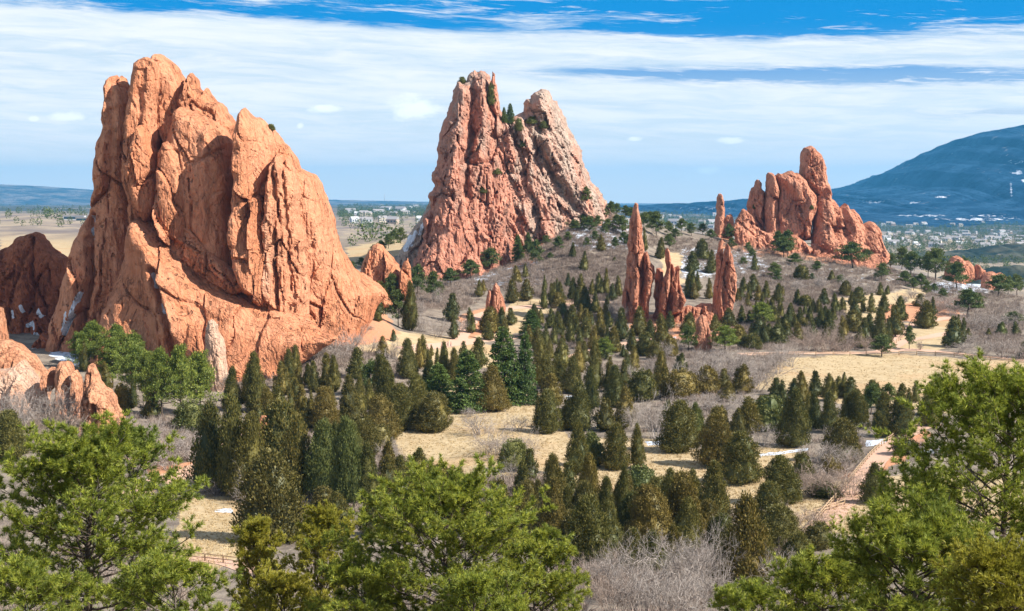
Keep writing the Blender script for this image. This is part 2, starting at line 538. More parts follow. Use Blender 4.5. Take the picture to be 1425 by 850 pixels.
def ground_material():
    m, t = mat("ground_cover")
    P = t.node('ShaderNodeNewGeometry').outputs['Position']
    flat = t.scale(P, (1, 1, 0.3))
    n_f = t.noise(flat, 1.4, 5, 0.65)
    n_m = t.noise(flat, 0.22, 5, 0.6)
    n_l = t.noise(flat, 0.035, 4, 0.55)
    scrub = t.mix(t.step(n_m, 0.35, 0.65), (0.135, 0.108, 0.088), (0.255, 0.21, 0.165))
    scrub = t.mix(t.step(n_f, 0.52, 0.72), scrub, (0.33, 0.27, 0.20))
    grass = t.mix(t.step(n_m, 0.3, 0.7), (0.44, 0.33, 0.19), (0.54, 0.425, 0.265))
    grass = t.mix(t.step(n_f, 0.35, 0.75), t.mix(0.45, grass, (0.25, 0.175, 0.09)), grass)
    grass = t.mix(t.mul(t.step(n_l, 0.50, 0.66), 0.40), grass, (0.42, 0.24, 0.12))
    soil = t.mix(n_f, (0.36, 0.15, 0.075), (0.56, 0.30, 0.18))
    edge = t.mul(t.sub(n_m, 0.5), 0.9)
    gm = t.step(t.add(t.attr('grass'), edge), 0.35, 0.65)
    sm = t.step(t.add(t.attr('soil'), edge), 0.38, 0.68)
    c = t.mix(gm, scrub, grass)
    c = t.mix(sm, c, soil)
    sn = t.step(t.add(t.attr('snow'), t.mul(t.sub(t.noise(flat, 0.5, 5, 0.65), 0.5), 1.6)), 0.62, 0.72)
    # the plains beyond: fields, bare woods and dark belts of trees
    d = t.node('ShaderNodeVectorMath', operation='LENGTH')
    t.put(d.inputs[0], P)
    far = t.step(d.outputs['Value'], 900.0, 1500.0)
    big = t.noise(t.scale(P, (0.0022, 0.0009, 0)), 1.0, 6, 0.62)
    mid = t.noise(t.scale(P, (0.014, 0.004, 0)), 1.0, 5, 0.65)
    field = t.mix(t.step(mid, 0.38, 0.62), (0.16, 0.13, 0.12), (0.34, 0.27, 0.19))
    field = t.mix(t.step(big, 0.55, 0.62), field, (0.44, 0.34, 0.23))
    vfar = t.step(d.outputs['Value'], 2800.0, 5200.0)
    belt = t.step(t.add(t.add(t.mul(mid, 0.5), t.mul(big, 0.5)), t.mul(vfar, 0.06)), 0.50, 0.56)
    field = t.mix(t.mul(belt, t.lin(vfar, 0, 1, 0.35, 0.92)), field, (0.025, 0.045, 0.042))
    c = t.mix(far, c, field)
    c = t.mix(sn, c, t.mix(n_f, (0.42, 0.48, 0.58), (0.66, 0.72, 0.80)))
    h = t.add(t.mul(n_f, 0.5), t.mul(n_m, 1.2))
    finish(t, c, 0.95, h, 0.35, 0.1)
    return m
M_GROUND = ground_material()
nr, na = _AZ.shape
idx = np.arange(nr * na).reshape(nr, na)
f = np.stack([idx[:-1, :-1], idx[:-1, 1:], idx[1:, 1:], idx[1:, :-1]], -1).reshape(-1, 4)[:, ::-1]
gv = np.stack([GX, GY, GZ], -1).reshape(-1, 3)
# close the small hole under the viewpoint
gm_ = new_mesh("ground", np.vstack([gv, [(0, 0, float(GZ[0].mean()))]]), np.vstack([f, np.stack([np.full(na - 1, nr * na), idx[0, 1:], idx[0, :-1], idx[0, :-1]], -1)])[:len(f)], [M_GROUND])
put_attr(gm_, 'grass', np.append(GRASS, 0)); put_attr(gm_, 'soil', np.append(SOILM, 0)); put_attr(gm_, 'snow', np.append(SNOWM, 0))
structure(link("ground", gm_))

# ------------------------------------------------------------------ mountain and distant hills
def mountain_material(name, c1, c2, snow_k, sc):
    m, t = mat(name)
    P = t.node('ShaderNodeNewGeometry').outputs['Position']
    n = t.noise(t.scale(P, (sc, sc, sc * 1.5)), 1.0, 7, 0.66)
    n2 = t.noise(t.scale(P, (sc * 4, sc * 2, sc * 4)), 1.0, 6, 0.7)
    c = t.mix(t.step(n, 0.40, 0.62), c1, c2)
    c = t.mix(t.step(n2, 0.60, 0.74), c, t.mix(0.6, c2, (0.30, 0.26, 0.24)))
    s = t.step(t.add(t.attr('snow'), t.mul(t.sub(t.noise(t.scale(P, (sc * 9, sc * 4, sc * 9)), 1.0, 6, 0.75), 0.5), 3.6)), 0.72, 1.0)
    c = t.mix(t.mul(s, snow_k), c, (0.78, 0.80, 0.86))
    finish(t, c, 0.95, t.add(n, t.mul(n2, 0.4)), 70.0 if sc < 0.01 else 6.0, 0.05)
    return m
def ridge(name, Yr, front, back, crest, material, amp, seed, foot=-90.0, nx=320, ny=130, snow_spots=()):
    """A range: crest line from the photograph's skyline at its real distance, slopes falling to both sides with spurs and gullies."""
    cx = np.array([p[0] for p in crest], float); cy = np.array([p[1] for p in crest], float)
    px = np.linspace(cx[0], cx[-1], nx)
    py = np.interp(px, cx, cy)
    dx, dz = rays(px, py)
    top = CAM_Z + dz * Yr
    s = np.concatenate([np.linspace(-1, 0, ny * 2 // 3, endpoint=False), np.linspace(0, 1, ny // 3)])
    X = dx[None, :] * Yr + 0 * s[:, None]
    Y = Yr + np.where(s[:, None] < 0, s[:, None] * front, s[:, None] * back) + 0 * X
    prof = (1 - np.abs(s)) ** 1.25
    wig = fbm(X / (amp * 9), Y / (amp * 14), 0 * X, seed, 5, ridged=True)
    Z = foot + (top[None, :] - foot) * prof[:, None] + wig * amp * (np.sin(np.pi * np.clip(np.abs(s), 0, 1)))[:, None] ** 0.8 * ((top[None, :] - foot) / (np.max(top) - foot))
    Z += fbm(px / 9.0, 0 * px, 0 * px, seed + 9, 4)[None, :] * amp * 0.13 * prof[:, None]
    v = np.stack([X, Y, Z], -1).reshape(-1, 3)
    i = np.arange(len(s) * nx).reshape(len(s), nx)
    fc = np.stack([i[:-1, :-1], i[:-1, 1:], i[1:, 1:], i[1:, :-1]], -1).reshape(-1, 4)
    me = new_mesh(name, v, fc, [material])
    u, q = project(v[:, 0], v[:, 1], v[:, 2])
    sn = 0 * u
    for sx, sy, rx, ry, k in snow_spots:
        sn = np.maximum(sn, k * np.exp(-((u - sx) / rx) ** 2 - ((q - sy) / ry) ** 2))
    put_attr(me, 'snow', sn)
    return structure(link(name, me))
M_MTN = mountain_material("hazy_mountain_forest", (0.003, 0.018, 0.050), (0.024, 0.062, 0.120), 0.8, 0.0035)  # forest colour with the blue haze of distance painted in
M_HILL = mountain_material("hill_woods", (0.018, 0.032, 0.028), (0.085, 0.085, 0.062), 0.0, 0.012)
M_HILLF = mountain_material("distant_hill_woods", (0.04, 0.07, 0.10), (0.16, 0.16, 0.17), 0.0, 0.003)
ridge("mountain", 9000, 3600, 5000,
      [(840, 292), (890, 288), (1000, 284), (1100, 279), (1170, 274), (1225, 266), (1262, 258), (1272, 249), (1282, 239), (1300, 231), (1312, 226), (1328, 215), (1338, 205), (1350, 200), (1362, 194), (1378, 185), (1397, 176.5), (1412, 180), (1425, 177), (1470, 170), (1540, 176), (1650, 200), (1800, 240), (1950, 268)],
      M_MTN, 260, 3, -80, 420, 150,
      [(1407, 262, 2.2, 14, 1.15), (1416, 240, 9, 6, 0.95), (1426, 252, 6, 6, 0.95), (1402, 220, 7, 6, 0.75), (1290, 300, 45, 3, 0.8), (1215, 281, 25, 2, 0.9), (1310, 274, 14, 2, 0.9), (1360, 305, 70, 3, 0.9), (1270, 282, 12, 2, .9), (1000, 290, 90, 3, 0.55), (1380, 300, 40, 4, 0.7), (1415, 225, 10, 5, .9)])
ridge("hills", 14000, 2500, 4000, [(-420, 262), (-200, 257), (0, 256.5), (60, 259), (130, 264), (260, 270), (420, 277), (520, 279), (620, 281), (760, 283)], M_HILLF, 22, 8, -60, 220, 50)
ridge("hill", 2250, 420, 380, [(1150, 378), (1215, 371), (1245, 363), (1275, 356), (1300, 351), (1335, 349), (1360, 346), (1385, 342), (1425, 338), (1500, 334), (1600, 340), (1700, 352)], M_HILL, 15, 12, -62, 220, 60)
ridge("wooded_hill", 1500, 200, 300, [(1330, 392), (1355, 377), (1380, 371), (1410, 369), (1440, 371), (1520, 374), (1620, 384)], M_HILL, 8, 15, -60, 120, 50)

# ------------------------------------------------------------------ footpaths: sheets laid 4 cm over the ground
def path_material():
    m, t = mat("path_gravel")
    P = t.node('ShaderNodeNewGeometry').outputs['Position']
    n = t.noise(P, 2.0, 5, 0.65); n2 = t.noise(P, 0.3, 3, 0.5)
    c = t.mix(n, (0.42, 0.25, 0.18), (0.62, 0.43, 0.33))
    c = t.mix(t.mul(n2, 0.5), c, (0.50, 0.30, 0.20))
    finish(t, c, 0.95, n, 0.03, 0.1)
    return m
# ------------------------------------------------------------------ the air: one box of thin even haze round everything
def haze():
    m, t = mat("haze_air")
    v = t.node('ShaderNodeVolumePrincipled')
    v.inputs['Color'].default_value = (0.11, 0.53, 1.0, 1)
    v.inputs['Density'].default_value = 4.0e-5
    v.inputs['Anisotropy'].default_value = 0.1
    o = t.node('ShaderNodeOutputMaterial'); t.l.new(v.outputs[0], o.inputs['Volume'])
    s = Soup(); s.box((0, 0, 200), (54000, 54000, 740))
    o = link("haze", s.mesh("haze", [m], False))
    o['kind'] = 'stuff'
    tag(o, "thin blue air that veils the plains and mountain", "haze")
haze()
M_PATH = path_material()
def resample(P, step):
    P = np.asarray(P, float)
    s = np.concatenate([[0], np.cumsum(np.linalg.norm(np.diff(P, axis=0), axis=1))])
    n = max(2, int(s[-1] / step) + 1)
    q = np.linspace(0, s[-1], n)
    return np.stack([np.interp(q, s, P[:, k]) for k in range(P.shape[1])], 1)
def smooth_line(P, it=2):
    P = np.asarray(P, float)
    for _ in range(it):
        Q = [P[0]]
        for a, b in zip(P[:-1], P[1:]):
            Q += [0.75 * a + 0.25 * b, 0.25 * a + 0.75 * b]
        Q.append(P[-1]); P = np.array(Q)
    return P
def path(pixels, width, lift=0.06):
    x, y, z = cast([p[0] for p in pixels], [p[1] for p in pixels])
    L = resample(smooth_line(np.stack([x, y], 1)), 1.2)
    T = np.gradient(L, axis=0); T /= np.linalg.norm(T, axis=1, keepdims=True) + 1e-9
    N = np.stack([-T[:, 1], T[:, 0]], 1)
    k = np.linspace(-1, 1, 7)
    wv = width / 2 * (1 + 0.22 * fbm(L[:, 0] / 5, L[:, 1] / 5, 0 * L[:, 0], 77, 2))
    XY = L[:, None, :] + N[:, None, :] * (k[None, :, None] * wv[:, None, None])
    Z = ground(XY[..., 0], XY[..., 1]) + lift
    v = np.concatenate([XY, Z[..., None]], -1).reshape(-1, 3)
    i = np.arange(len(L) * 7).reshape(len(L), 7)
    fc = np.stack([i[:-1, :-1], i[:-1, 1:], i[1:, 1:], i[1:, :-1]], -1).reshape(-1, 4)
    me = new_mesh("path", v, fc, [M_PATH])
    return structure(link("path", me))
PATHS = [([(1140, 735), (1180, 690), (1205, 660), (1222, 636), (1245, 615), (1270, 598), (1300, 590)], 4.2),
         ([(1030, 493), (1090, 491), (1160, 491), (1225, 490), (1262, 485), (1330, 492), (1400, 499), (1470, 505)], 4.5),
         ([(1235, 489), (1258, 474), (1290, 470), (1315, 464), (1345, 458)], 4.0),
         ([(1228, 489), (1248, 470), (1258, 455), (1290, 447), (1325, 441), (1345, 437)], 4.0),
         ([(560, 486), (600, 482), (640, 477), (690, 470), (730, 468)], 6.0),
         ([(636, 478), (648, 455), (662, 440), (690, 432), (730, 426), (790, 424), (850, 420)], 5.0),
         ([(180, 690), (225, 668), (265, 657), (300, 640), (330, 610), (322, 582)], 4.5),
         ([(210, 790), (270, 775), (330, 785), (380, 800)], 4.0),
         ([(780, 500), (830, 485), (870, 478), (910, 470)], 4.0)]
for p, wd in PATHS:
    path(p, wd)
# ------------------------------------------------------------------ sandstone
def rock_material(name, lit, dark, pale, grey, pit=1.0, streak=0.5, sc=1.0, crackle=0.5, mottle=0.3):
    """lit / dark: the two reds of the stone; pale: bleached faces; grey: lichen and weathered caps (attribute 'tint' steers it)."""
    m, t = mat(name)
    tc = t.node('ShaderNodeTexCoord').outputs['Object']
    n1 = t.noise(t.scale(tc, (0.10 * sc, 0.10 * sc, 0.045 * sc)), 1.0, 6, 0.6)
    st = t.noise(t.scale(tc, (0.55 * sc, 0.55 * sc, 0.045 * sc)), 1.0, 5, 0.62, 0.4)
    fine = t.noise(t.scale(tc, (1.6 * sc, 1.6 * sc, 1.1 * sc)), 1.0, 6, 0.68)
    c = t.mix(t.step(n1, 0.34, 0.66), lit, dark)
    c = t.mix(t.mul(t.step(st, 0.52, 0.72), streak), c, t.mix(0.55, dark, (0.10, 0.045, 0.03)))
    c = t.mix(t.mul(t.step(t.sub(1.0, st), 0.55, 0.75), 0.4 * streak), c, pale)
    c = t.mix(t.mul(t.step(fine, 0.55, 0.75), 0.35), c, pale)
    # cracks: thin wandering dark joints, mostly upright, and mottling of small broken faces
    cn = t.noise(t.scale(tc, (0.20 * sc, 0.20 * sc, 0.040 * sc)), 1.0, 4, 0.55, 0.8)
    cn2 = t.noise(t.scale(tc, (0.42 * sc, 0.42 * sc, 0.16 * sc)), 1.0, 4, 0.6, 0.6)
    crack = t.mul(t.step(t.math('ABSOLUTE', t.sub(cn, 0.5)), 0.016, 0.003), t.step(n1, 0.45, 0.60))
    crack2 = t.mul(t.step(t.math('ABSOLUTE', t.sub(cn2, 0.47)), 0.020, 0.004), crackle)
    crk = t.math('MAXIMUM', crack, crack2)
    mott = t.noise(t.scale(tc, (0.75 * sc, 0.75 * sc, 0.40 * sc)), 1.0, 5, 0.7, 0.3)
    c = t.mix(t.mul(t.step(mott, 0.52, 0.66), mottle), c, t.mix(0.35, pale, dark))
    c = t.mix(t.mul(t.step(mott, 0.48, 0.36), mottle), c, t.mix(0.5, dark, (0.12, 0.06, 0.045)))
    c = t.mix(t.mul(crk, 0.5), c, (0.14, 0.06, 0.035))
    tint = t.attr('tint')
    c = t.mix(t.step(t.add(tint, t.mul(t.sub(n1, 0.5), 1.1)), 0.25, 0.75), c, t.mix(t.step(fine, 0.35, 0.65), grey, pale))
    sn = t.step(t.add(t.attr('snow'), t.mul(t.sub(fine, 0.5), 0.9)), 0.5, 0.62)
    c = t.mix(sn, c, (0.80, 0.82, 0.88))
    # solution pits: sparse holes scattered over some of the faces
    wob = t.node('ShaderNodeVectorMath', operation='ADD')
    t.put(wob.inputs[0], t.scale(tc, (0.50 * sc, 0.50 * sc, 0.34 * sc))); t.put(wob.inputs[1], t.scale(t.noise(tc, 0.5 * sc, 3, 0.6, 0.0, True), (0.9, 0.9, 0.9)))
    v = t.voronoi(wob.outputs[0], 1.0)
    where = t.step(t.noise(t.scale(tc, (0.07 * sc,) * 3), 1.0, 3, 0.5), 0.46, 0.58)
    pits = t.mul(t.step(v, 0.24, 0.12), where)
    h = t.add(t.add(t.mul(st, 0.8), t.mul(fine, 0.45)), t.mul(pits, -1.1 * pit))
    h = t.add(h, t.add(t.mul(crk, -0.9), t.mul(mott, 0.9)))
    c = t.mix(t.mul(pits, 0.6), c, (0.16, 0.07, 0.04))
    h = t.add(h, t.mul(n1, 0.6))
    finish(t, c, 0.92, h, 1.15 / sc, 0.12, 1.0)
    return m
M_RED = rock_material("red_sandstone", (0.69, 0.312, 0.175), (0.60, 0.235, 0.115), (0.70, 0.40, 0.26), (0.60, 0.39, 0.28), 1.2, 0.6, 0.9, 0.2, 0.26)
M_PINK = rock_material("pink_sandstone", (0.62, 0.275, 0.180), (0.50, 0.200, 0.125), (0.62, 0.45, 0.36), (0.40, 0.325, 0.255), 0.4, 0.6, 1.25, 0.6, 0.5)
M_PINKR = rock_material("rose_sandstone", (0.63, 0.290, 0.180), (0.53, 0.215, 0.125), (0.64, 0.39, 0.27), (0.50, 0.31, 0.22), 0.4, 0.4, 1.3, 0.6, 0.4)
M_SPIRE = rock_material("spire_sandstone", (0.60, 0.270, 0.165), (0.44, 0.165, 0.095), (0.62, 0.39, 0.27), (0.50, 0.31, 0.21), 0.3, 0.55, 1.8, 0.8, 0.55)
M_PALE = rock_material("buff_sandstone", (0.60, 0.30, 0.17), (0.50, 0.21, 0.11), (0.64, 0.42, 0.29), (0.60, 0.42, 0.32), 0.4, 0.35, 2.2, 0.7, 0.35)
M_SHADED_RED = rock_material("shaded_red_sandstone", (0.44, 0.15, 0.07), (0.33, 0.095, 0.045), (0.48, 0.2, 0.10), (0.4, 0.2, 0.12), 0.6, 0.5)  # darker red: the shade lying on this wall is put into its colour

def jag(poly, amp, seed, step):
    """Break a traced outline up into a weathered edge."""
    rng = np.random.default_rng(seed)
    P = [np.array(p, float) for p in poly]
    lv = 0
    while lv < 5:
        Q = []
        far = False
        for a, b in zip(P, P[1:] + P[:1]):
            Q.append(a)
            L = np.linalg.norm(b - a)
            if L > step:
                n = np.array([-(b - a)[1], (b - a)[0]]) / L
                Q.append((a + b) / 2 + n * rng.normal() * amp * min(L, 40))
                far = True
        P = Q; lv += 1
        if not far:
            break
    return [tuple(p) for p in P]
def facets(a, b, seed):
    """Angular joint blocks: a jittered cell pattern, every cell a tilted plane of its own. Returns the plane height and the nearness to a joint."""
    ia, ib = np.floor(a).astype(np.int64), np.floor(b).astype(np.int64)
    b1 = np.full(a.shape, 1e9); b2 = np.full(a.shape, 1e9); hgt = np.zeros(a.shape)
    zero = np.zeros(a.shape, np.int64)
    for i in (-1, 0, 1):
        for j in (-1, 0, 1):
            ca, cb = ia + i, ib + j
            ra, rb = a - ca - _hash(ca, cb, zero, seed), b - cb - _hash(ca, cb, zero + 1, seed)
            d = ra * ra + rb * rb
            h = (_hash(ca, cb, zero + 2, seed) - 0.5) + 1.5 * ra * (_hash(ca, cb, zero + 3, seed) - 0.5) + 1.5 * rb * (_hash(ca, cb, zero + 4, seed) - 0.5)
            m = d < b1
            b2 = np.where(m, b1, np.minimum(b2, d)); hgt = np.where(m, h, hgt); b1 = np.where(m, d, b1)
    return hgt, np.sqrt(b2) - np.sqrt(b1)
def slab(poly, Yt, Yb, T, R, step=2.0, seed=0, rough=1.0, tint=0.0, feats=(), snow=(), lean=0.0, flute=1.0, edge=0.05, tint_top=None, wave=2.6, back=0.85, block=1.0, skew=0.0, plane=1.0):
    """One buttress of rock. poly: its outline; Yt, Yb: distance of its mid plane at top and bottom; T: half thickness (m); R: rounding (px).
    feats: (polyline, half width px, height m) ribs (+) and clefts (-)."""
    ys = [p[1] for p in poly]; ymin, hh = min(ys), max(ys) - min(ys)
    um = np.mean([p[0] for p in poly])
    def depth(u, v):
        return Yt + (Yb - Yt) * np.clip((v - ymin) / hh, 0, 1.15) + skew * (u - um)
    def low(pts, tol):
        pts = np.array(pts)
        x, y, z = at(pts[:, 0], pts[:, 1], depth(pts[:, 0], pts[:, 1]))
        return (z < ground(x, y - 0.5 * T) + tol) & (pts[:, 1] > ymin + 0.45 * hh)
    fl = low(poly, 2.5)
    poly = [(x, y + 15 if k else y) for (x, y), k in zip(poly, fl)]        # the foot runs on below the soil
    R = R * 0.72
    poly = jag(poly, edge, seed + 5, step * 2.2)
    A = np.array(poly)
    x0, y0 = A.min(0) - step; x1, y1 = A.max(0) + step
    nx, ny = int((x1 - x0) / step) + 2, int((y1 - y0) / step) + 2
    U, V = np.meshgrid(x0 + np.arange(nx) * step, y0 + np.arange(ny) * step)
    d, qx, qy = seg_dist(U, V, poly, True)
    inside = in_poly(U, V, poly)
    u = np.where(inside, U, qx); v = np.where(inside, V, qy)
    fl = low(poly, 0.5)
    side = [i for i in range(len(poly)) if not (fl[i] and fl[(i + 1) % len(poly)])]
    best = np.full(U.shape, 1e9)
    for i in side:
        best = np.minimum(best, seg_dist(U, V, [poly[i], poly[(i + 1) % len(poly)]])[0])
    d = np.where(inside | (best > d + 1e-6), best, 0.0)
    cell = inside[:-1, :-1] | inside[1:, :-1] | inside[:-1, 1:] | inside[1:, 1:]
    h = np.clip((v - ymin) / hh, 0, 1)
    Yc = depth(u, v)
    X, Yw, Z = at(u, v, Yc)
    s = np.clip(d / R, 0, 1)
    t = T * np.sqrt(np.maximum(0, 1 - (1 - s) ** 2))
    fade = np.clip(d / (0.22 * R + 3), 0, 1)
    sk = X + lean * Z
    k = rough
    def relief(sd):
        r = 0.55 * k * fbm(sk / 9, Yw / 9, Z / 15, sd, 4, 0.55)
        r = r + flute * (1.0 * fbm(sk / (wave * 1.6), Yw / 9, Z / 30, sd + 31, 3, 0.55, ridged=True) + 0.45 * fbm(sk / (wave * 0.5), Yw / 6, Z / 10, sd + 61, 3, 0.6, ridged=True))
        r = r + 0.30 * k * fbm(sk / 1.1, Yw / 2, Z / 1.6, sd + 91, 3, 0.6)
        wx = sk + 1.6 * vnoise(sk / 5, Yw / 9, Z / 7, sd + 7); wz = Z + 2.0 * vnoise(sk / 5, Yw / 9, Z / 7, sd + 8)
        h0, e0 = facets(wx / (wave * 4.2) + 0.3 * wz / (wave * 11), wz / (wave * 12), sd + 200)
        h1, e1 = facets(wx / (wave * 1.9), wz / (wave * 5.5), sd + 201)
        h2, e2 = facets(wx / (wave * 0.75), wz / (wave * 1.9), sd + 202)
        h3, e3 = facets(wx / (wave * 0.33), wz / (wave * 0.75), sd + 203)
        r = r + plane * (4.0 * h0 - 2.0 * np.clip(1 - e0 / 0.045, 0, 1))
        r = r + k * block * (1.3 * h1 - 0.9 * np.clip(1 - e1 / 0.07, 0, 1) + 0.6 * h2 - 0.3 * np.clip(1 - e2 / 0.10, 0, 1) + 0.28 * h3)
        lump = np.maximum(0, fbm(sk / 4.5, Yw / 6, Z / 6, sd + 121, 3, 0.5)); r = r + 0.45 * k * lump
        return r
    fr = relief(seed)
    for line, wpx, hm in feats:
        fd, _, _ = seg_dist(u + 2.0 * vnoise(u / 9, v / 9, 0 * u, 3), v, line)
        fr = fr + hm * (np.exp(-(fd / wpx) ** 2) if hm < 0 else np.maximum(0, 1 - fd / wpx))
    tf = np.maximum(t + fr * fade, -0.5 * t)
    tb = np.maximum(back * t + 1.2 * relief(seed + 500) * fade, -0.3 * t)
    rim = ~inside & (d <= 0)
    tf[rim] = 0; tb[rim] = 0
    tn = np.full(u.shape, float(tint)) if tint_top is None else tint + (tint_top - tint) * (1 - h)
    sn = np.zeros(u.shape)
    for line, wpx in snow:
        fd, _, _ = seg_dist(u, v, line)
        sn = np.maximum(sn, np.clip(1.6 - fd / wpx, 0, 1))
    N = nx * ny
    front = np.stack([X, Yw - tf, Z], -1).reshape(-1, 3); rear = np.stack([X, Yw + tb, Z], -1).reshape(-1, 3)
    i = np.arange(N).reshape(ny, nx)
    q = np.stack([i[:-1, :-1], i[1:, :-1], i[1:, 1:], i[:-1, 1:]], -1)[cell]
    ridx = i.ravel().copy() + N
    flat_rim = rim.ravel(); ridx[flat_rim] = i.ravel()[flat_rim]           # rim vertices shared by both faces
    qb = ridx[q][:, ::-1]
    verts = np.vstack([front, rear]); faces = np.vstack([q, qb])
    used = np.zeros(2 * N, bool); used[faces.ravel()] = True
    remap = np.cumsum(used) - 1
    return verts[used], remap[faces], np.tile(tn.ravel(), 2)[used], np.tile(sn.ravel(), 2)[used]
def rock(name, label, cat, slabs, material, group=None):
    vs, fs, ts, ss, n = [], [], [], [], 0
    for kw in slabs:
        v, f, tn, sn = slab(**kw)
        vs.append(v); fs.append(f + n); ts.append(tn); ss.append(sn); n += len(v)
    v = np.vstack(vs)
    base = np.array([v[:, 0].mean(), v[:, 1].mean(), v[:, 2].min()])
    me = new_mesh(name, v - base, np.vstack(fs), [material], False)
    put_attr(me, 'tint', np.concatenate(ts)); put_attr(me, 'snow', np.concatenate(ss))
    o = link(name, me, base)
    return tag(o, label, cat, group)
def crop(pts, ox, oy, k):
    return [(ox + x / k, oy + y / k) for x, y in pts]

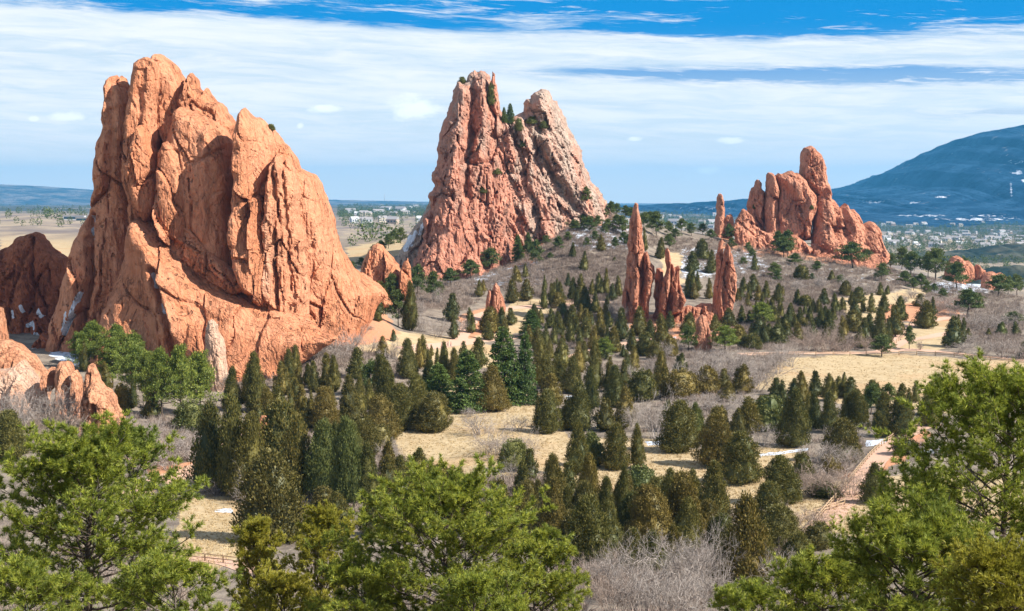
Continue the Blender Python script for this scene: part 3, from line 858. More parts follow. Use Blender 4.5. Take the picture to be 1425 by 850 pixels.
# the great red fin on the left
LEFT = [
    dict(poly=[(150, 112), (156, 106), (163, 104), (166, 112), (170, 105), (176, 109), (180, 118), (188, 142), (194, 200), (200, 280), (206, 330), (206, 420), (200, 480), (190, 530), (50, 530), (62, 480), (75, 440), (86, 400), (101, 345), (118, 310), (128, 288), (133, 262), (131, 238), (135, 205), (146, 178), (148, 140)],
         Yt=412, Yb=397, T=8, R=38, seed=1, block=0.75, rough=0.8, flute=0.7, tint=0.0, feats=[([(163, 112), (166, 200), (160, 260)], 5, -2.2), ([(135, 300), (133, 340), (138, 380), (128, 430), (120, 470)], 5, -6.0), ([(182, 200), (186, 300), (180, 380)], 6, -3)],
         snow=[([(124, 405), (112, 440), (101, 462)], 2.4), ([(108, 430), (101, 455)], 1.6), ([(133, 318), (137, 330)], 2.6), ([(133, 300), (135, 312)], 1.5)]),
    dict(poly=[(176, 215), (179, 160), (184, 120), (187, 100), (189, 88), (198, 82), (205, 79), (212, 82), (220, 86), (225, 100), (226, 120), (222, 150), (224, 190), (217, 250), (207, 340), (190, 345), (178, 262)], Yt=405, Yb=402, T=9, R=20, seed=2, block=0.75, rough=0.9, flute=0.7, feats=[([(203, 130), (205, 190)], 5, -1.5)]),
    dict(poly=[(213, 82), (218, 76), (224, 75), (232, 80), (243, 88), (250, 100), (256, 108), (264, 128), (268, 155), (268, 240), (222, 240), (216, 150)], Yt=415, Yb=413, T=9, R=22, seed=3, block=0.75, rough=1.0, flute=0.6),
    dict(poly=[(225, 165), (236, 150), (246, 160), (250, 200), (244, 240), (226, 240)], Yt=411, Yb=409, T=4, R=14, seed=33, block=0.75, rough=1.4, snow=[([(224, 140), (228, 145)], 3), ([(228, 196), (226, 204)], 3)]),
    dict(poly=[(252, 160), (258, 130), (263, 112), (268, 101), (274, 108), (280, 124), (285, 130), (289, 122), (295, 132), (301, 141), (312, 146), (316, 153), (322, 160), (331, 174), (338, 210), (342, 320), (260, 320)], Yt=413, Yb=408, T=9, R=20, seed=4, block=0.75, rough=1.5, flute=0.4, edge=0.09),
    dict(poly=[(246, 156), (256, 148), (270, 154), (284, 158), (300, 168), (316, 180), (326, 200), (330, 240), (330, 330), (330, 380), (345, 430), (300, 430), (232, 420), (218, 350), (220, 260), (228, 215), (238, 190)], Yt=404, Yb=394, T=11, R=30, seed=5, block=0.75, rough=0.8, flute=0.3, plane=0.6,
         feats=[([(262, 330), (285, 352), (310, 372)], 6, 2.2), ([(258, 215), (262, 300), (276, 345)], 3.5, -2.5), ([(296, 190), (300, 260), (296, 330)], 8, 1.5)]),
    dict(poly=[(221, 235), (223, 212), (229, 198), (238, 194), (248, 202), (256, 218), (262, 250), (266, 310), (262, 345), (240, 335), (226, 310), (222, 280)], Yt=395, Yb=392, T=8, R=17, seed=6, block=0.75, rough=0.7, flute=0.2),
    dict(poly=[(190, 196), (193, 178), (199, 173), (206, 178), (212, 190), (217, 212), (221, 250), (219, 288), (213, 304), (205, 312), (196, 302), (187, 275), (179, 245), (183, 220)], Yt=396, Yb=395, T=9, R=18, seed=7, block=0.75, rough=1.1, flute=0.3),
    dict(poly=[(222, 268), (232, 282), (246, 300), (262, 318), (290, 345), (320, 372), (345, 400), (330, 410), (280, 385), (250, 360), (226, 330), (216, 300)], Yt=391, Yb=385, T=6, R=14, seed=77, block=0.75, rough=1.5, flute=0.2),
    # the smooth apron at the foot, its shaded left wall and the lit ramp on its right
    dict(poly=[(186, 300), (200, 296), (214, 304), (235, 316), (258, 338), (276, 362), (295, 384), (332, 400), (372, 422), (420, 440), (470, 470), (430, 500), (340, 525), (300, 545), (240, 545), (165, 535), (110, 535), (138, 460), (160, 400), (176, 340)], Yt=400, Yb=380, T=13, R=70, seed=8, block=0.75, rough=0.4, flute=0.15, plane=0.55,
         feats=[([(208, 318), (232, 360), (252, 410), (262, 450)], 34, 7.0), ([(232, 372), (238, 400), (246, 425), (254, 450), (256, 520)], 4.5, -4.5), ([(340, 420), (300, 405), (270, 385)], 26, 3.0)], snow=[([(232, 376), (236, 395)], 1.8), ([(244, 418), (247, 428), (252, 430)], 2.6)]),
    dict(poly=[(250, 545), (253, 490), (258, 462), (265, 450), (272, 452), (280, 470), (288, 500), (296, 545)], Yt=373, Yb=370, T=4.5, R=12, seed=9, block=0.75, rough=0.9, flute=0.6),
    dict(poly=[(328, 470), (336, 440), (345, 438), (360, 452), (380, 448), (400, 460), (420, 500), (400, 525), (330, 525)], Yt=390, Yb=384, skew=0.2, T=6, R=24, seed=19, block=0.75, rough=1.4, flute=0.2),
    # the right-hand slab with its columns
    dict(poly=[(327, 205), (331, 172), (334, 158), (341, 149), (347, 156), (355, 163), (362, 163), (372, 172), (382, 180), (392, 192), (402, 203), (412, 217), (418, 233), (430, 239), (440, 243), (448, 255), (456, 275), (466, 302), (472, 330), (478, 350), (492, 372), (505, 385), (535, 405), (520, 440), (500, 470), (440, 470), (400, 455), (368, 430), (338, 405), (325, 370), (322, 300), (325, 240)],
         Yt=408, Yb=404, skew=0.26, T=13, R=38, seed=10, block=0.75, rough=1.1, flute=0.55, tint=0.0,
         feats=[([(430, 240), (445, 300), (455, 380), (470, 440)], 12, 1.8), ([(420, 330), (430, 400), (436, 440)], 5, -1.5)]),
    dict(poly=[(329, 228), (334, 214), (340, 211), (347, 220), (352, 245), (356, 300), (362, 380), (358, 412), (342, 408), (328, 380), (325, 300)], Yt=390, Yb=383, T=6, R=15, seed=11, block=0.75, rough=0.6, flute=0.5),
    dict(poly=[(370, 262), (375, 232), (384, 217), (390, 216), (396, 228), (401, 219), (411, 236), (418, 280), (424, 350), (430, 420), (430, 452), (400, 446), (375, 430), (360, 395), (366, 330)], Yt=391, Yb=392, skew=0.15, T=6, R=20, seed=12, block=0.75, rough=1.2, flute=1.3, tint=0.34, wave=1.9, feats=[([(384, 220), (390, 290), (386, 360), (392, 420)], 3, -2.2), ([(398, 225), (404, 300), (408, 400)], 3, -2.0)]),
    dict(poly=[(446, 462), (448, 420), (452, 402), (458, 398), (462, 405), (466, 398), (472, 412), (478, 440), (486, 470)], Yt=416, Yb=414, T=5, R=9, seed=13, block=0.75, rough=1.2, flute=1.0, tint=0.2),
    dict(poly=[(486, 440), (488, 405), (494, 385), (503, 378), (512, 384), (528, 395), (540, 412), (520, 432), (505, 455)], Yt=438, Yb=434, T=9, R=18, seed=14, block=0.75, rough=1.0, flute=0.8, tint=0.1),
]
rock("sandstone_fin", "giant orange-red sandstone fin with clefts, pits and a sheer smooth base", "rock formation", LEFT, M_RED)
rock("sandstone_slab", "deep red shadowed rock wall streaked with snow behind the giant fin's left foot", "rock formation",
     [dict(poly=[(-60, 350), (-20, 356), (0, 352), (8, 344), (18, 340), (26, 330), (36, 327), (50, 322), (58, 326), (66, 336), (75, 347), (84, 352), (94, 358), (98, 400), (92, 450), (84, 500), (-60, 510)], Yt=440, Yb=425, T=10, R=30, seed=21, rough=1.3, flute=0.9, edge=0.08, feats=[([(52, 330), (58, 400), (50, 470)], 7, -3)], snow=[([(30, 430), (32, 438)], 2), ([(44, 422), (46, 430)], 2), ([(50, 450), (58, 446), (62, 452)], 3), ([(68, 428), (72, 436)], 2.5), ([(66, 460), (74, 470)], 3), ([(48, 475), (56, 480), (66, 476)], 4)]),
      dict(poly=[(40, 520), (46, 480), (60, 462), (75, 470), (90, 480), (104, 500), (110, 530)], Yt=402, Yb=392, T=6, R=18, seed=22, rough=1.5, flute=0.3, snow=[([(52, 490), (62, 500), (76, 494), (84, 505)], 7), ([(62, 512), (92, 508)], 5)])], M_SHADED_RED)
rock("sandstone_obelisk", "pale pointed obelisk of buff stone against the giant fin's base", "rock",
     [dict(poly=[(281, 560), (283, 510), (286, 468), (290, 446), (295, 444), (303, 452), (310, 472), (314, 505), (318, 560)], Yt=362, Yb=360, T=3.6, R=13, step=1.4, seed=25, rough=0.4, flute=0.5, tint=0.62)], M_PALE)
rock("sandstone_outcrop", "sunlit orange outcrop at the left edge above the near pine", "rock",
     [dict(poly=[(-60, 400), (-20, 420), (2, 428), (7, 445), (10, 470), (12, 520), (-60, 540)], Yt=330, Yb=328, T=6, R=22, seed=27, rough=0.6, flute=0.3),
      dict(poly=[(-60, 460), (0, 474), (12, 472), (26, 478), (38, 488), (48, 500), (58, 514), (66, 530), (68, 590), (-60, 610)], Yt=322, Yb=312, T=8, R=28, step=1.6, seed=28, rough=1.1, flute=0.8, tint=0.1),
      dict(poly=[(-60, 510), (-10, 515), (20, 508), (32, 500), (44, 515), (60, 540), (66, 560), (70, 620), (-60, 640)], Yt=314, Yb=304, T=6, R=22, step=1.6, seed=29, rough=1.4, flute=1.1, tint=0.55)], M_PALE)
rock("sandstone_boulders", "rounded orange boulders leaning together behind the sharp little pinnacle", "rock",
     [dict(poly=[(79, 540), (79, 512), (84, 503), (92, 502), (98, 510), (103, 530), (108, 570), (112, 600), (70, 600)], Yt=306, Yb=300, T=3.2, R=12, step=1.3, seed=31, rough=0.6, flute=0.5, tint=0.1),
      dict(poly=[(64, 530), (66, 516), (72, 510), (80, 516), (82, 535), (70, 545)], Yt=309, Yb=308, T=2.4, R=8, step=1.3, seed=32, rough=0.5, flute=0.2, tint=0.1),
      dict(poly=[(100, 530), (102, 516), (107, 514), (113, 524), (116, 545), (118, 590), (98, 590)], Yt=303, Yb=300, T=2.4, R=8, step=1.3, seed=34, rough=0.7, flute=0.5, tint=0.2)], M_PALE)
rock("sandstone_pinnacle", "sharp little buff pinnacle with ribbed foot above the near pine", "rock",
     [dict(poly=[(113, 615), (114, 575), (117, 545), (120, 520), (124, 508), (128, 505), (133, 512), (138, 526), (146, 538), (156, 545), (161, 552), (163, 562), (172, 575), (182, 595), (188, 615)], Yt=287, Yb=282, T=4.2, R=20, step=1.2, seed=35, rough=0.8, flute=1.1, tint=0.25, wave=1.3, feats=[([(140, 560), (139, 600)], 3, -2.5), ([(128, 520), (124, 600)], 4, -1.2)])], M_PALE)

# the twin-peaked massif in the middle
MID = [
    dict(poly=[(540, 392), (556, 350), (570, 325), (586, 302), (596, 284), (604, 262), (612, 270), (604, 310), (594, 350), (584, 395)], Yt=652, Yb=630, T=8, R=14, seed=41, rough=1.2, flute=1.2, tint=0.75, snow=[([(590, 312), (586, 325)], 2.2), ([(572, 330), (566, 345)], 4), ([(580, 322), (574, 340)], 2.5)]),
    dict(poly=[(568, 395), (582, 350), (592, 322), (600, 290), (606, 258), (609, 222), (611, 195), (614, 178), (620, 164), (624, 150), (630, 140), (630, 126), (636, 114), (642, 113), (645, 117), (650, 108), (655, 101), (660, 97), (664, 102), (669, 98), (675, 99), (681, 104), (686, 118), (692, 130), (695, 150), (706, 165), (722, 230), (726, 330), (700, 372), (650, 385), (600, 395)], Yt=654, Yb=634, skew=0.2, T=20, R=50, seed=42, rough=1.6, flute=2.0, wave=3.2, block=1.45, tint=0.24, tint_top=0.46, edge=0.12, lean=-0.12,
         feats=[([(648, 130), (640, 200), (630, 260)], 14, 5), ([(672, 110), (676, 160), (668, 220)], 12, 5), ([(660, 130), (655, 200), (650, 270)], 5, -5)]),
    dict(poly=[(681, 150), (682, 115), (685, 99), (689, 103), (692, 122), (696, 150), (692, 165)], Yt=645, Yb=643, T=5, R=7, step=1.4, seed=43, rough=0.8, flute=0.6, tint=0.1),
    dict(poly=[(690, 185), (702, 168), (712, 163), (722, 158), (729, 158), (728, 144), (732, 138), (738, 138), (742, 130), (750, 126), (757, 124), (764, 126), (768, 134), (776, 141), (781, 152), (788, 164), (793, 180), (799, 192), (806, 203), (810, 222), (820, 240), (828, 258), (840, 276), (850, 292), (862, 305), (820, 335), (770, 345), (720, 352), (700, 330), (690, 250)], Yt=676, Yb=672, skew=0.22, T=22, R=46, seed=44, rough=1.6, flute=2.0, wave=3.0, block=1.5, tint=0.46, tint_top=0.64, edge=0.13, lean=0.35,
         feats=[([(750, 140), (762, 200), (790, 260)], 14, 4), ([(745, 200), (770, 250), (800, 290)], 6, -4)]),
    dict(poly=[(576, 395), (588, 366), (600, 340), (616, 310), (630, 285), (640, 266), (646, 270), (652, 263), (664, 272), (672, 270), (678, 290), (684, 320), (694, 345), (700, 365), (690, 385), (620, 400)], Yt=634, Yb=620, skew=0.2, T=12, R=28, seed=45, rough=1.0, flute=1.1, wave=2.6, tint=0.02, feats=[([(646, 275), (638, 330), (630, 380)], 10, 3), ([(668, 280), (672, 330)], 7, 2)]),
    dict(poly=[(660, 262), (668, 240), (680, 222), (690, 196), (694, 180), (701, 166), (708, 170), (716, 164), (724, 178), (732, 205), (736, 236), (738, 262), (752, 290), (766, 312), (778, 330), (760, 350), (735, 352), (720, 340), (700, 352), (682, 352), (672, 310)], Yt=652, Yb=656, skew=0.25, T=12, R=40, seed=46, rough=1.7, flute=1.2, wave=2.2, block=1.7, tint=0.3, tint_top=0.52, lean=0.3),
    dict(poly=[(660, 240), (664, 228), (674, 224), (686, 234), (688, 262), (676, 276), (664, 268)], Yt=636, Yb=634, T=5, R=10, step=1.6, seed=47, rough=1.2, flute=0.6, tint=0.55),
    dict(poly=[(686, 225), (694, 206), (702, 214), (706, 236), (698, 246), (688, 244)], Yt=640, Yb=640, T=4.5, R=9, step=1.6, seed=48, rough=1, flute=0.6, tint=0.0),
    dict(poly=[(700, 352), (712, 322), (722, 308), (734, 316), (740, 330), (756, 350), (764, 372), (720, 375)], Yt=664, Yb=662, skew=0.2, T=6, R=16, step=1.6, seed=49, rough=1.6, flute=0.6, tint=0.05),
    dict(poly=[(758, 312), (766, 292), (776, 270), (788, 258), (800, 262), (806, 280), (800, 300), (780, 320)], Yt=676, Yb=676, T=3, R=22, step=1.6, seed=50, rough=1.4, flute=0.8, tint=0.15),
]
rock("sandstone_massif", "twin-peaked pink and grey sandstone massif rising behind the junipers", "rock formation", MID, M_PINK)
rock("sandstone_tor", "squat orange knob between the giant fin and the twin-peaked massif", "rock",
     [dict(poly=[(500, 395), (506, 362), (512, 350), (519, 341), (526, 338), (533, 341), (540, 350), (548, 358), (556, 368), (560, 400), (550, 420), (510, 415)], Yt=520, Yb=515, T=7, R=18, step=1.5, seed=51, rough=1.1, flute=0.5),
      dict(poly=[(552, 415), (556, 378), (562, 364), (568, 358), (572, 372), (574, 395), (571, 420)], Yt=510, Yb=508, T=4, R=8, step=1.4, seed=52, rough=0.9, flute=0.7, tint=0.2),
      dict(poly=[(476, 420), (484, 396), (500, 386), (516, 392), (532, 405), (548, 424)], Yt=505, Yb=500, T=6, R=14, step=1.6, seed=53, rough=0.8, flute=0.3)], M_RED)
rock("sandstone_stub", "small red standing stone beside the gravel path in mid valley", "rock",
     [dict(poly=[(674, 445), (676, 420), (679, 404), (683, 402), (685, 408), (687, 396), (690, 393), (695, 399), (700, 412), (704, 430), (706, 448)], Yt=508, Yb=506, T=3.6, R=9, step=1.1, seed=55, rough=0.6, flute=0.7, feats=[([(685, 400), (684, 440)], 2, -2.5)])], M_SPIRE)
rock("sandstone_hoodoo", "tiny orange hoodoo poking up among the crowded left junipers", "rock",
     [dict(poly=[(361, 612), (363, 592), (361, 584), (364, 578), (370, 578), (374, 583), (372, 594), (369, 612)], Yt=272, Yb=272, T=1.0, R=4, step=0.8, seed=57, rough=0.25, flute=0.1)], M_RED)
rock("sandstone_monolith", "blocky pink monolith standing in trees below the twin spires", "rock",
     [dict(poly=[(965, 505), (966, 470), (968, 450), (972, 441), (977, 437), (983, 440), (986, 452), (990, 462), (991, 478), (987, 490), (985, 505)], Yt=446, Yb=444, T=3.2, R=9, step=1.1, seed=58, rough=0.5, flute=0.4, block=0.75, plane=0.4, tint=0.35)], M_SPIRE)

# the spires
def sp(pts): return crop(pts, 840, 270, 3.4)
rock("sandstone_spire", "tall thin red needle with broken ribs clustered at its right side", "rock formation",
     [dict(poly=sp([(80, 610), (86, 520), (96, 440), (108, 380), (118, 270), (122, 180), (132, 100), (140, 62), (146, 42), (154, 40), (163, 46), (166, 80), (174, 110), (182, 150), (188, 230), (190, 320), (188, 420), (184, 520), (176, 620)]), Yt=512, Yb=508, T=6, R=16, step=1.2, seed=61, rough=0.8, flute=1.1, wave=1.7, tint=0.15, feats=[(sp([(120, 400), (110, 560)]), 3, -2), (sp([(150, 100), (150, 300), (140, 500)]), 7, 2)]),
      dict(poly=sp([(172, 600), (180, 480), (184, 380), (186, 300), (194, 276), (206, 270), (214, 290), (224, 325), (240, 340), (240, 400), (226, 450), (214, 520), (208, 610)]), Yt=508, Yb=506, T=4, R=10, step=1.2, seed=62, rough=0.7, flute=1.2, wave=1.5, tint=0.1),
      dict(poly=sp([(230, 560), (236, 470), (244, 380), (250, 350), (268, 348), (282, 362), (288, 420), (284, 560)]), Yt=514, Yb=512, T=4, R=10, step=1.2, seed=63, rough=0.7, flute=0.8, tint=0.05),
      dict(poly=sp([(248, 590), (262, 500), (280, 400), (290, 310), (293, 262), (302, 252), (312, 268), (318, 300), (316, 350), (316, 420), (304, 500), (290, 590)]), Yt=505, Yb=503, T=4, R=9, step=1.2, seed=64, rough=0.6, flute=1.0, wave=1.4, tint=0.1),
      dict(poly=sp([(290, 570), (304, 440), (310, 350), (318, 325), (330, 334), (336, 350), (344, 342), (354, 336), (360, 350), (360, 420), (372, 460), (392, 500), (370, 560)]), Yt=508, Yb=505, T=5, R=10, step=1.2, seed=65, rough=0.8, flute=1.4, wave=1.2, tint=0.1, feats=[(sp([(330, 350), (322, 440), (310, 540)]), 2.4, -3), (sp([(346, 360), (345, 470)]), 2, -2)]),
      dict(poly=sp([(190, 640), (205, 605), (240, 578), (290, 570), (340, 545), (400, 525), (440, 535), (430, 570), (330, 600), (280, 640)]), Yt=506, Yb=502, T=3, R=14, step=1.6, seed=66, rough=1.6, flute=0.2, tint=0.25)], M_SPIRE)
rock("sandstone_spire", "split double-pointed red spire with a dark cleft down its left face", "rock formation",
     [dict(poly=sp([(505, 600), (516, 500), (524, 420), (534, 330), (542, 250), (548, 222), (560, 208), (568, 225), (568, 290), (556, 380), (545, 480), (540, 600)]), Yt=514, Yb=508, T=4, R=9, step=1.2, seed=67, rough=0.6, flute=0.8, wave=1.4),
      dict(poly=sp([(530, 620), (535, 520), (546, 430), (560, 340), (570, 270), (578, 240), (586, 232), (594, 246), (602, 275), (612, 300), (620, 350), (626, 420), (622, 480), (612, 540), (600, 620)]), Yt=509, Yb=504, T=5, R=13, step=1.2, seed=68, rough=0.8, flute=1.2, wave=1.6, tint=0.22, feats=[(sp([(585, 260), (570, 400), (560, 540)]), 3, -1.8)]),
      dict(poly=sp([(395, 570), (420, 535), (460, 515), (505, 515), (545, 540), (600, 570), (600, 620), (420, 615)]), Yt=509, Yb=504, T=3, R=12, step=1.6, seed=69, rough=1.5, flute=0.2)], M_SPIRE)

# the rose-coloured crag on the right
def rr(pts): return crop(pts, 980, 190, 4.72)
rock("sandstone_pillar", "lone thumb-shaped red pillar left of the jagged crag", "rock",
     [dict(poly=rr([(60, 660), (68, 560), (76, 460), (82, 400), (92, 376), (104, 372), (118, 384), (130, 420), (136, 480), (142, 560), (146, 660)]), Yt=752, Yb=750, T=5, R=9, step=1.1, seed=71, rough=0.6, flute=0.4),
      dict(poly=rr([(120, 660), (130, 560), (146, 515), (170, 506), (188, 525), (195, 560), (188, 610), (170, 660)]), Yt=747, Yb=746, T=4, R=8, step=1.1, seed=72, rough=0.5, flute=0.3)], M_PINKR)
rock("sandstone_crag", "jagged rose-red crag crowned by one tall blunt tower", "rock formation",
     [dict(poly=rr([(255, 680), (270, 560), (278, 460), (296, 390), (312, 335), (330, 325), (334, 296), (346, 280), (362, 284), (372, 300), (374, 340), (396, 362), (404, 420), (404, 660)]), Yt=754, Yb=746, T=9, R=15, step=1.4, seed=73, rough=1.2, flute=0.7, edge=0.08),
      dict(poly=rr([(390, 680), (398, 560), (392, 440), (404, 350), (408, 250), (416, 236), (440, 236), (462, 258), (472, 300), (490, 355), (486, 440), (492, 600), (498, 680)]), Yt=748, Yb=738, T=9, R=16, step=1.4, seed=74, rough=0.9, flute=0.9),
      dict(poly=rr([(476, 680), (482, 560), (478, 440), (490, 360), (474, 290), (466, 252), (484, 238), (506, 246), (530, 236), (548, 226), (572, 222), (590, 240), (610, 236), (640, 262), (668, 290), (690, 340), (722, 372), (742, 420), (730, 500), (700, 560), (696, 680)]), Yt=750, Yb=732, T=12, R=24, step=1.4, seed=75, rough=1.0, flute=0.5, feats=[(rr([(500, 330), (560, 420), (540, 520)]), 6, -4), (rr([(600, 460), (612, 490)]), 4, -4), (rr([(640, 320), (660, 450), (650, 560)]), 6, 2.5)]),
      dict(poly=rr([(626, 290), (628, 220), (632, 140), (640, 95), (656, 72), (680, 64), (700, 58), (722, 74), (740, 96), (768, 122), (784, 160), (798, 205), (802, 260), (806, 300), (826, 350), (830, 420), (780, 450), (724, 420), (690, 360), (650, 320)]), Yt=756, Yb=748, T=10, R=16, step=1.3, seed=76, rough=0.9, flute=1.0, wave=2.0),
      dict(poly=rr([(710, 720), (716, 600), (716, 500), (730, 420), (744, 392), (764, 384), (776, 330), (800, 315), (826, 350), (830, 405), (852, 420), (872, 446), (886, 470), (920, 436), (940, 452), (952, 480), (980, 476), (1006, 506), (1026, 540), (1040, 584), (1060, 566), (1084, 554), (1110, 562), (1140, 592), (1160, 630), (1164, 690), (1180, 725), (1210, 770), (1200, 830), (1000, 800), (840, 770)]), Yt=744, Yb=720, T=12, R=22, step=1.4, seed=78, rough=1.2, flute=1.0, wave=2.8, lean=0.35,
           feats=[(rr([(830, 440), (850, 560), (830, 640)]), 5, -3), (rr([(930, 460), (960, 600), (940, 720)]), 8, 3), (rr([(1030, 560), (1040, 700)]), 5, -3), (rr([(890, 480), (900, 640)]), 4, -2.5)]),
      dict(poly=rr([(180, 640), (205, 560), (235, 500), (262, 474), (286, 490), (330, 580), (390, 620), (480, 630), (560, 640), (660, 690), (720, 730), (640, 780), (520, 720), (400, 740), (240, 730)]), Yt=734, Yb=718, T=7, R=14, step=1.5, seed=79, rough=1.9, flute=0.2, edge=0.1, tint=0.15),
      dict(poly=rr([(700, 700), (760, 700), (850, 720), (960, 760), (1040, 770), (1180, 760), (1220, 800), (1150, 850), (900, 840), (740, 790)]), Yt=722, Yb=708, T=6, R=12, step=1.6, seed=80, rough=1.5, flute=0.2)], M_PINKR)
def rf(pts): return crop(pts, 1140, 310, 4.25)
rock("sandstone_lump", "low orange rock lump among dark ridge trees at right", "rock",
     [dict(poly=rf([(735, 330), (752, 260), (766, 225), (785, 200), (812, 192), (838, 206), (856, 225), (880, 222), (904, 250), (920, 290), (930, 340)]), Yt=742, Yb=736, T=7, R=12, step=1.2, seed=81, rough=1.1, flute=0.3),
      dict(poly=rf([(905, 340), (918, 270), (930, 244), (944, 248), (962, 272), (980, 280), (985, 340)]), Yt=738, Yb=734, T=5, R=8, step=1.2, seed=82, rough=1.0, flute=0.3)], M_PINKR)
rock("sandstone_lump", "low pale-orange hummock of stone near the right edge", "rock",
     [dict(poly=rf([(955, 360), (972, 310), (990, 292), (1022, 286), (1050, 300), (1072, 292), (1100, 312), (1115, 340), (1120, 380)]), Yt=728, Yb=722, T=6, R=10, step=1.2, seed=83, rough=0.9, flute=0.3, tint=0.15)], M_PINKR)
# ------------------------------------------------------------------ foliage materials
def leaf_material(name, c1, c2, c3, trans=0.25, var=0.5, clump=0.0):
    m, t = mat(name)
    isl = t.node('ShaderNodeNewGeometry').outputs['Random Per Island']
    ob = t.node('ShaderNodeObjectInfo').outputs['Random']
    c = t.mix(t.step(isl, 0.1, 0.9), c1, c2)
    c = t.mix(t.mul(t.step(t.add(t.mul(ob, var * 1.4), t.mul(isl, 0.5)), 0.45, 1.0), 0.9), c, c3)
    if clump:                                                       # dark patches paint shaded gaps between tufts into the needle colour
        q = t.noise(t.node('ShaderNodeTexCoord').outputs['Object'], clump, 3, 0.6)
        c = t.mix(t.step(q, 0.54, 0.40), c, t.mix(0.62, c, c1))
        c = t.mix(t.mul(t.step(t.math('FRACT', t.mul(isl, 37.0)), 0.95, 0.97), 0.8), c, (0.26, 0.17, 0.07))
    d = t.node('ShaderNodeBsdfDiffuse'); t.put(d.inputs['Color'], c)
    tr = t.node('ShaderNodeBsdfTranslucent'); t.put(tr.inputs['Color'], t.mix(0.35, c, (0.20, 0.23, 0.03)))
    gl = t.node('ShaderNodeBsdfGlossy'); gl.inputs['Roughness'].default_value = 0.5; t.put(gl.inputs['Color'], (0.55, 0.6, 0.5))
    mx = t.node('ShaderNodeMixShader'); mx.inputs[0].default_value = trans
    t.l.new(d.outputs[0], mx.inputs[1]); t.l.new(tr.outputs[0], mx.inputs[2])
    m2 = t.node('ShaderNodeMixShader'); m2.inputs[0].default_value = 0.035
    t.l.new(mx.outputs[0], m2.inputs[1]); t.l.new(gl.outputs[0], m2.inputs[2])
    o = t.node('ShaderNodeOutputMaterial'); t.l.new(m2.outputs[0], o.inputs['Surface'])
    return m
def bark_material(name, a, b):
    m, t = mat(name)
    P = t.node('ShaderNodeTexCoord').outputs['Object']
    n = t.noise(t.scale(P, (14, 14, 3)), 1.0, 5, 0.65)
    n2 = t.noise(P, 1.7, 3, 0.5)
    c = t.mix(t.step(n, 0.35, 0.65), a, b)
    c = t.mix(t.mul(t.step(n2, 0.5, 0.7), 0.5), c, t.mix(0.5, b, (0.4, 0.38, 0.36)))
    finish(t, c, 0.95, n, 0.02, 0.1)
    return m
M_JUN = {'d': leaf_material("juniper_dark_scales", (0.042, 0.050, 0.016), (0.120, 0.116, 0.030), (0.150, 0.124, 0.030), 0.15),
         'o': leaf_material("juniper_olive_scales", (0.056, 0.060, 0.017), (0.170, 0.148, 0.036), (0.205, 0.150, 0.036), 0.16),
         'b': leaf_material("juniper_brown_scales", (0.058, 0.054, 0.016), (0.170, 0.138, 0.036), (0.200, 0.142, 0.036), 0.16),
         'g': leaf_material("juniper_green_scales", (0.070, 0.088, 0.026), (0.150, 0.165, 0.048), (0.170, 0.165, 0.048), 0.18)}
M_PINE = leaf_material("pine_needles_dark", (0.048, 0.074, 0.022), (0.115, 0.150, 0.040), (0.135, 0.160, 0.042), 0.2)
M_FIR = leaf_material("fir_needles", (0.045, 0.085, 0.022), (0.120, 0.175, 0.042), (0.140, 0.190, 0.042), 0.2)
M_PINEB = leaf_material("pine_needles_bright", (0.075, 0.115, 0.024), (0.240, 0.285, 0.050), (0.290, 0.320, 0.055), 0.30, 0.35)
M_PINEF = leaf_material("pine_needles_near", (0.130, 0.175, 0.030), (0.480, 0.510, 0.065), (0.600, 0.570, 0.080), 0.42, 0.30, 1.5)
M_YEL = leaf_material("juniper_yellow_scales", (0.230, 0.225, 0.030), (0.520, 0.460, 0.058), (0.560, 0.460, 0.062), 0.40, 0.3, 1.3)
M_BARK = bark_material("bark_dark", (0.055, 0.040, 0.030), (0.13, 0.10, 0.08))
M_TWIG = bark_material("bark_grey", (0.235, 0.195, 0.170), (0.44, 0.385, 0.345))
M_TWIGB = bark_material("bark_brown", (0.23, 0.17, 0.135), (0.42, 0.33, 0.27))
M_DEAD = bark_material("bark_weathered", (0.25, 0.22, 0.19), (0.5, 0.46, 0.42))

def unit(v): return v / (np.linalg.norm(v, axis=-1, keepdims=True) + 1e-9)
def kites(P, D, length, width, rng, N=None):
    """One slim kite-shaped spray per point P along direction D."""
    n = len(P)
    D = unit(D)
    # sprays lie in the crown's surface when an outward direction N is given
    S = unit(np.cross(D, rng.normal(size=(n, 3)) if N is None else unit(N) + rng.normal(size=(n, 3)) * 0.38))
    L = np.asarray(length).reshape(-1, 1) * (0.7 + 0.6 * rng.random((n, 1))); Wd = np.asarray(width).reshape(-1, 1) * (0.7 + 0.6 * rng.random((n, 1)))
    v = np.stack([P, P + D * L * 0.55 + S * Wd, P + D * L, P + D * L * 0.55 - S * Wd], 1).reshape(-1, 3)
    b = np.arange(n)[:, None] * 4
    return v, np.vstack([b + [0, 1, 2], b + [0, 2, 3]])
def needles(P, D, length, width, count, rng, spread=0.85):
    """Tufts: COUNT narrow triangles fanning from each point."""
    n = len(P)
    A = np.repeat(P, count, 0); B = unit(np.repeat(unit(D), count, 0) + spread * unit(rng.normal(size=(n * count, 3))))
    S = unit(np.cross(B, rng.normal(size=B.shape)))
    L = length * (0.7 + 0.6 * rng.random((n * count, 1)))
    v = np.stack([A + S * width, A - S * width, A + B * L], 1).reshape(-1, 3)
    # every tuft is one island: its needles share the root vertex
    k = n * count
    f = np.arange(k * 3).reshape(-1, 3)
    return v, f

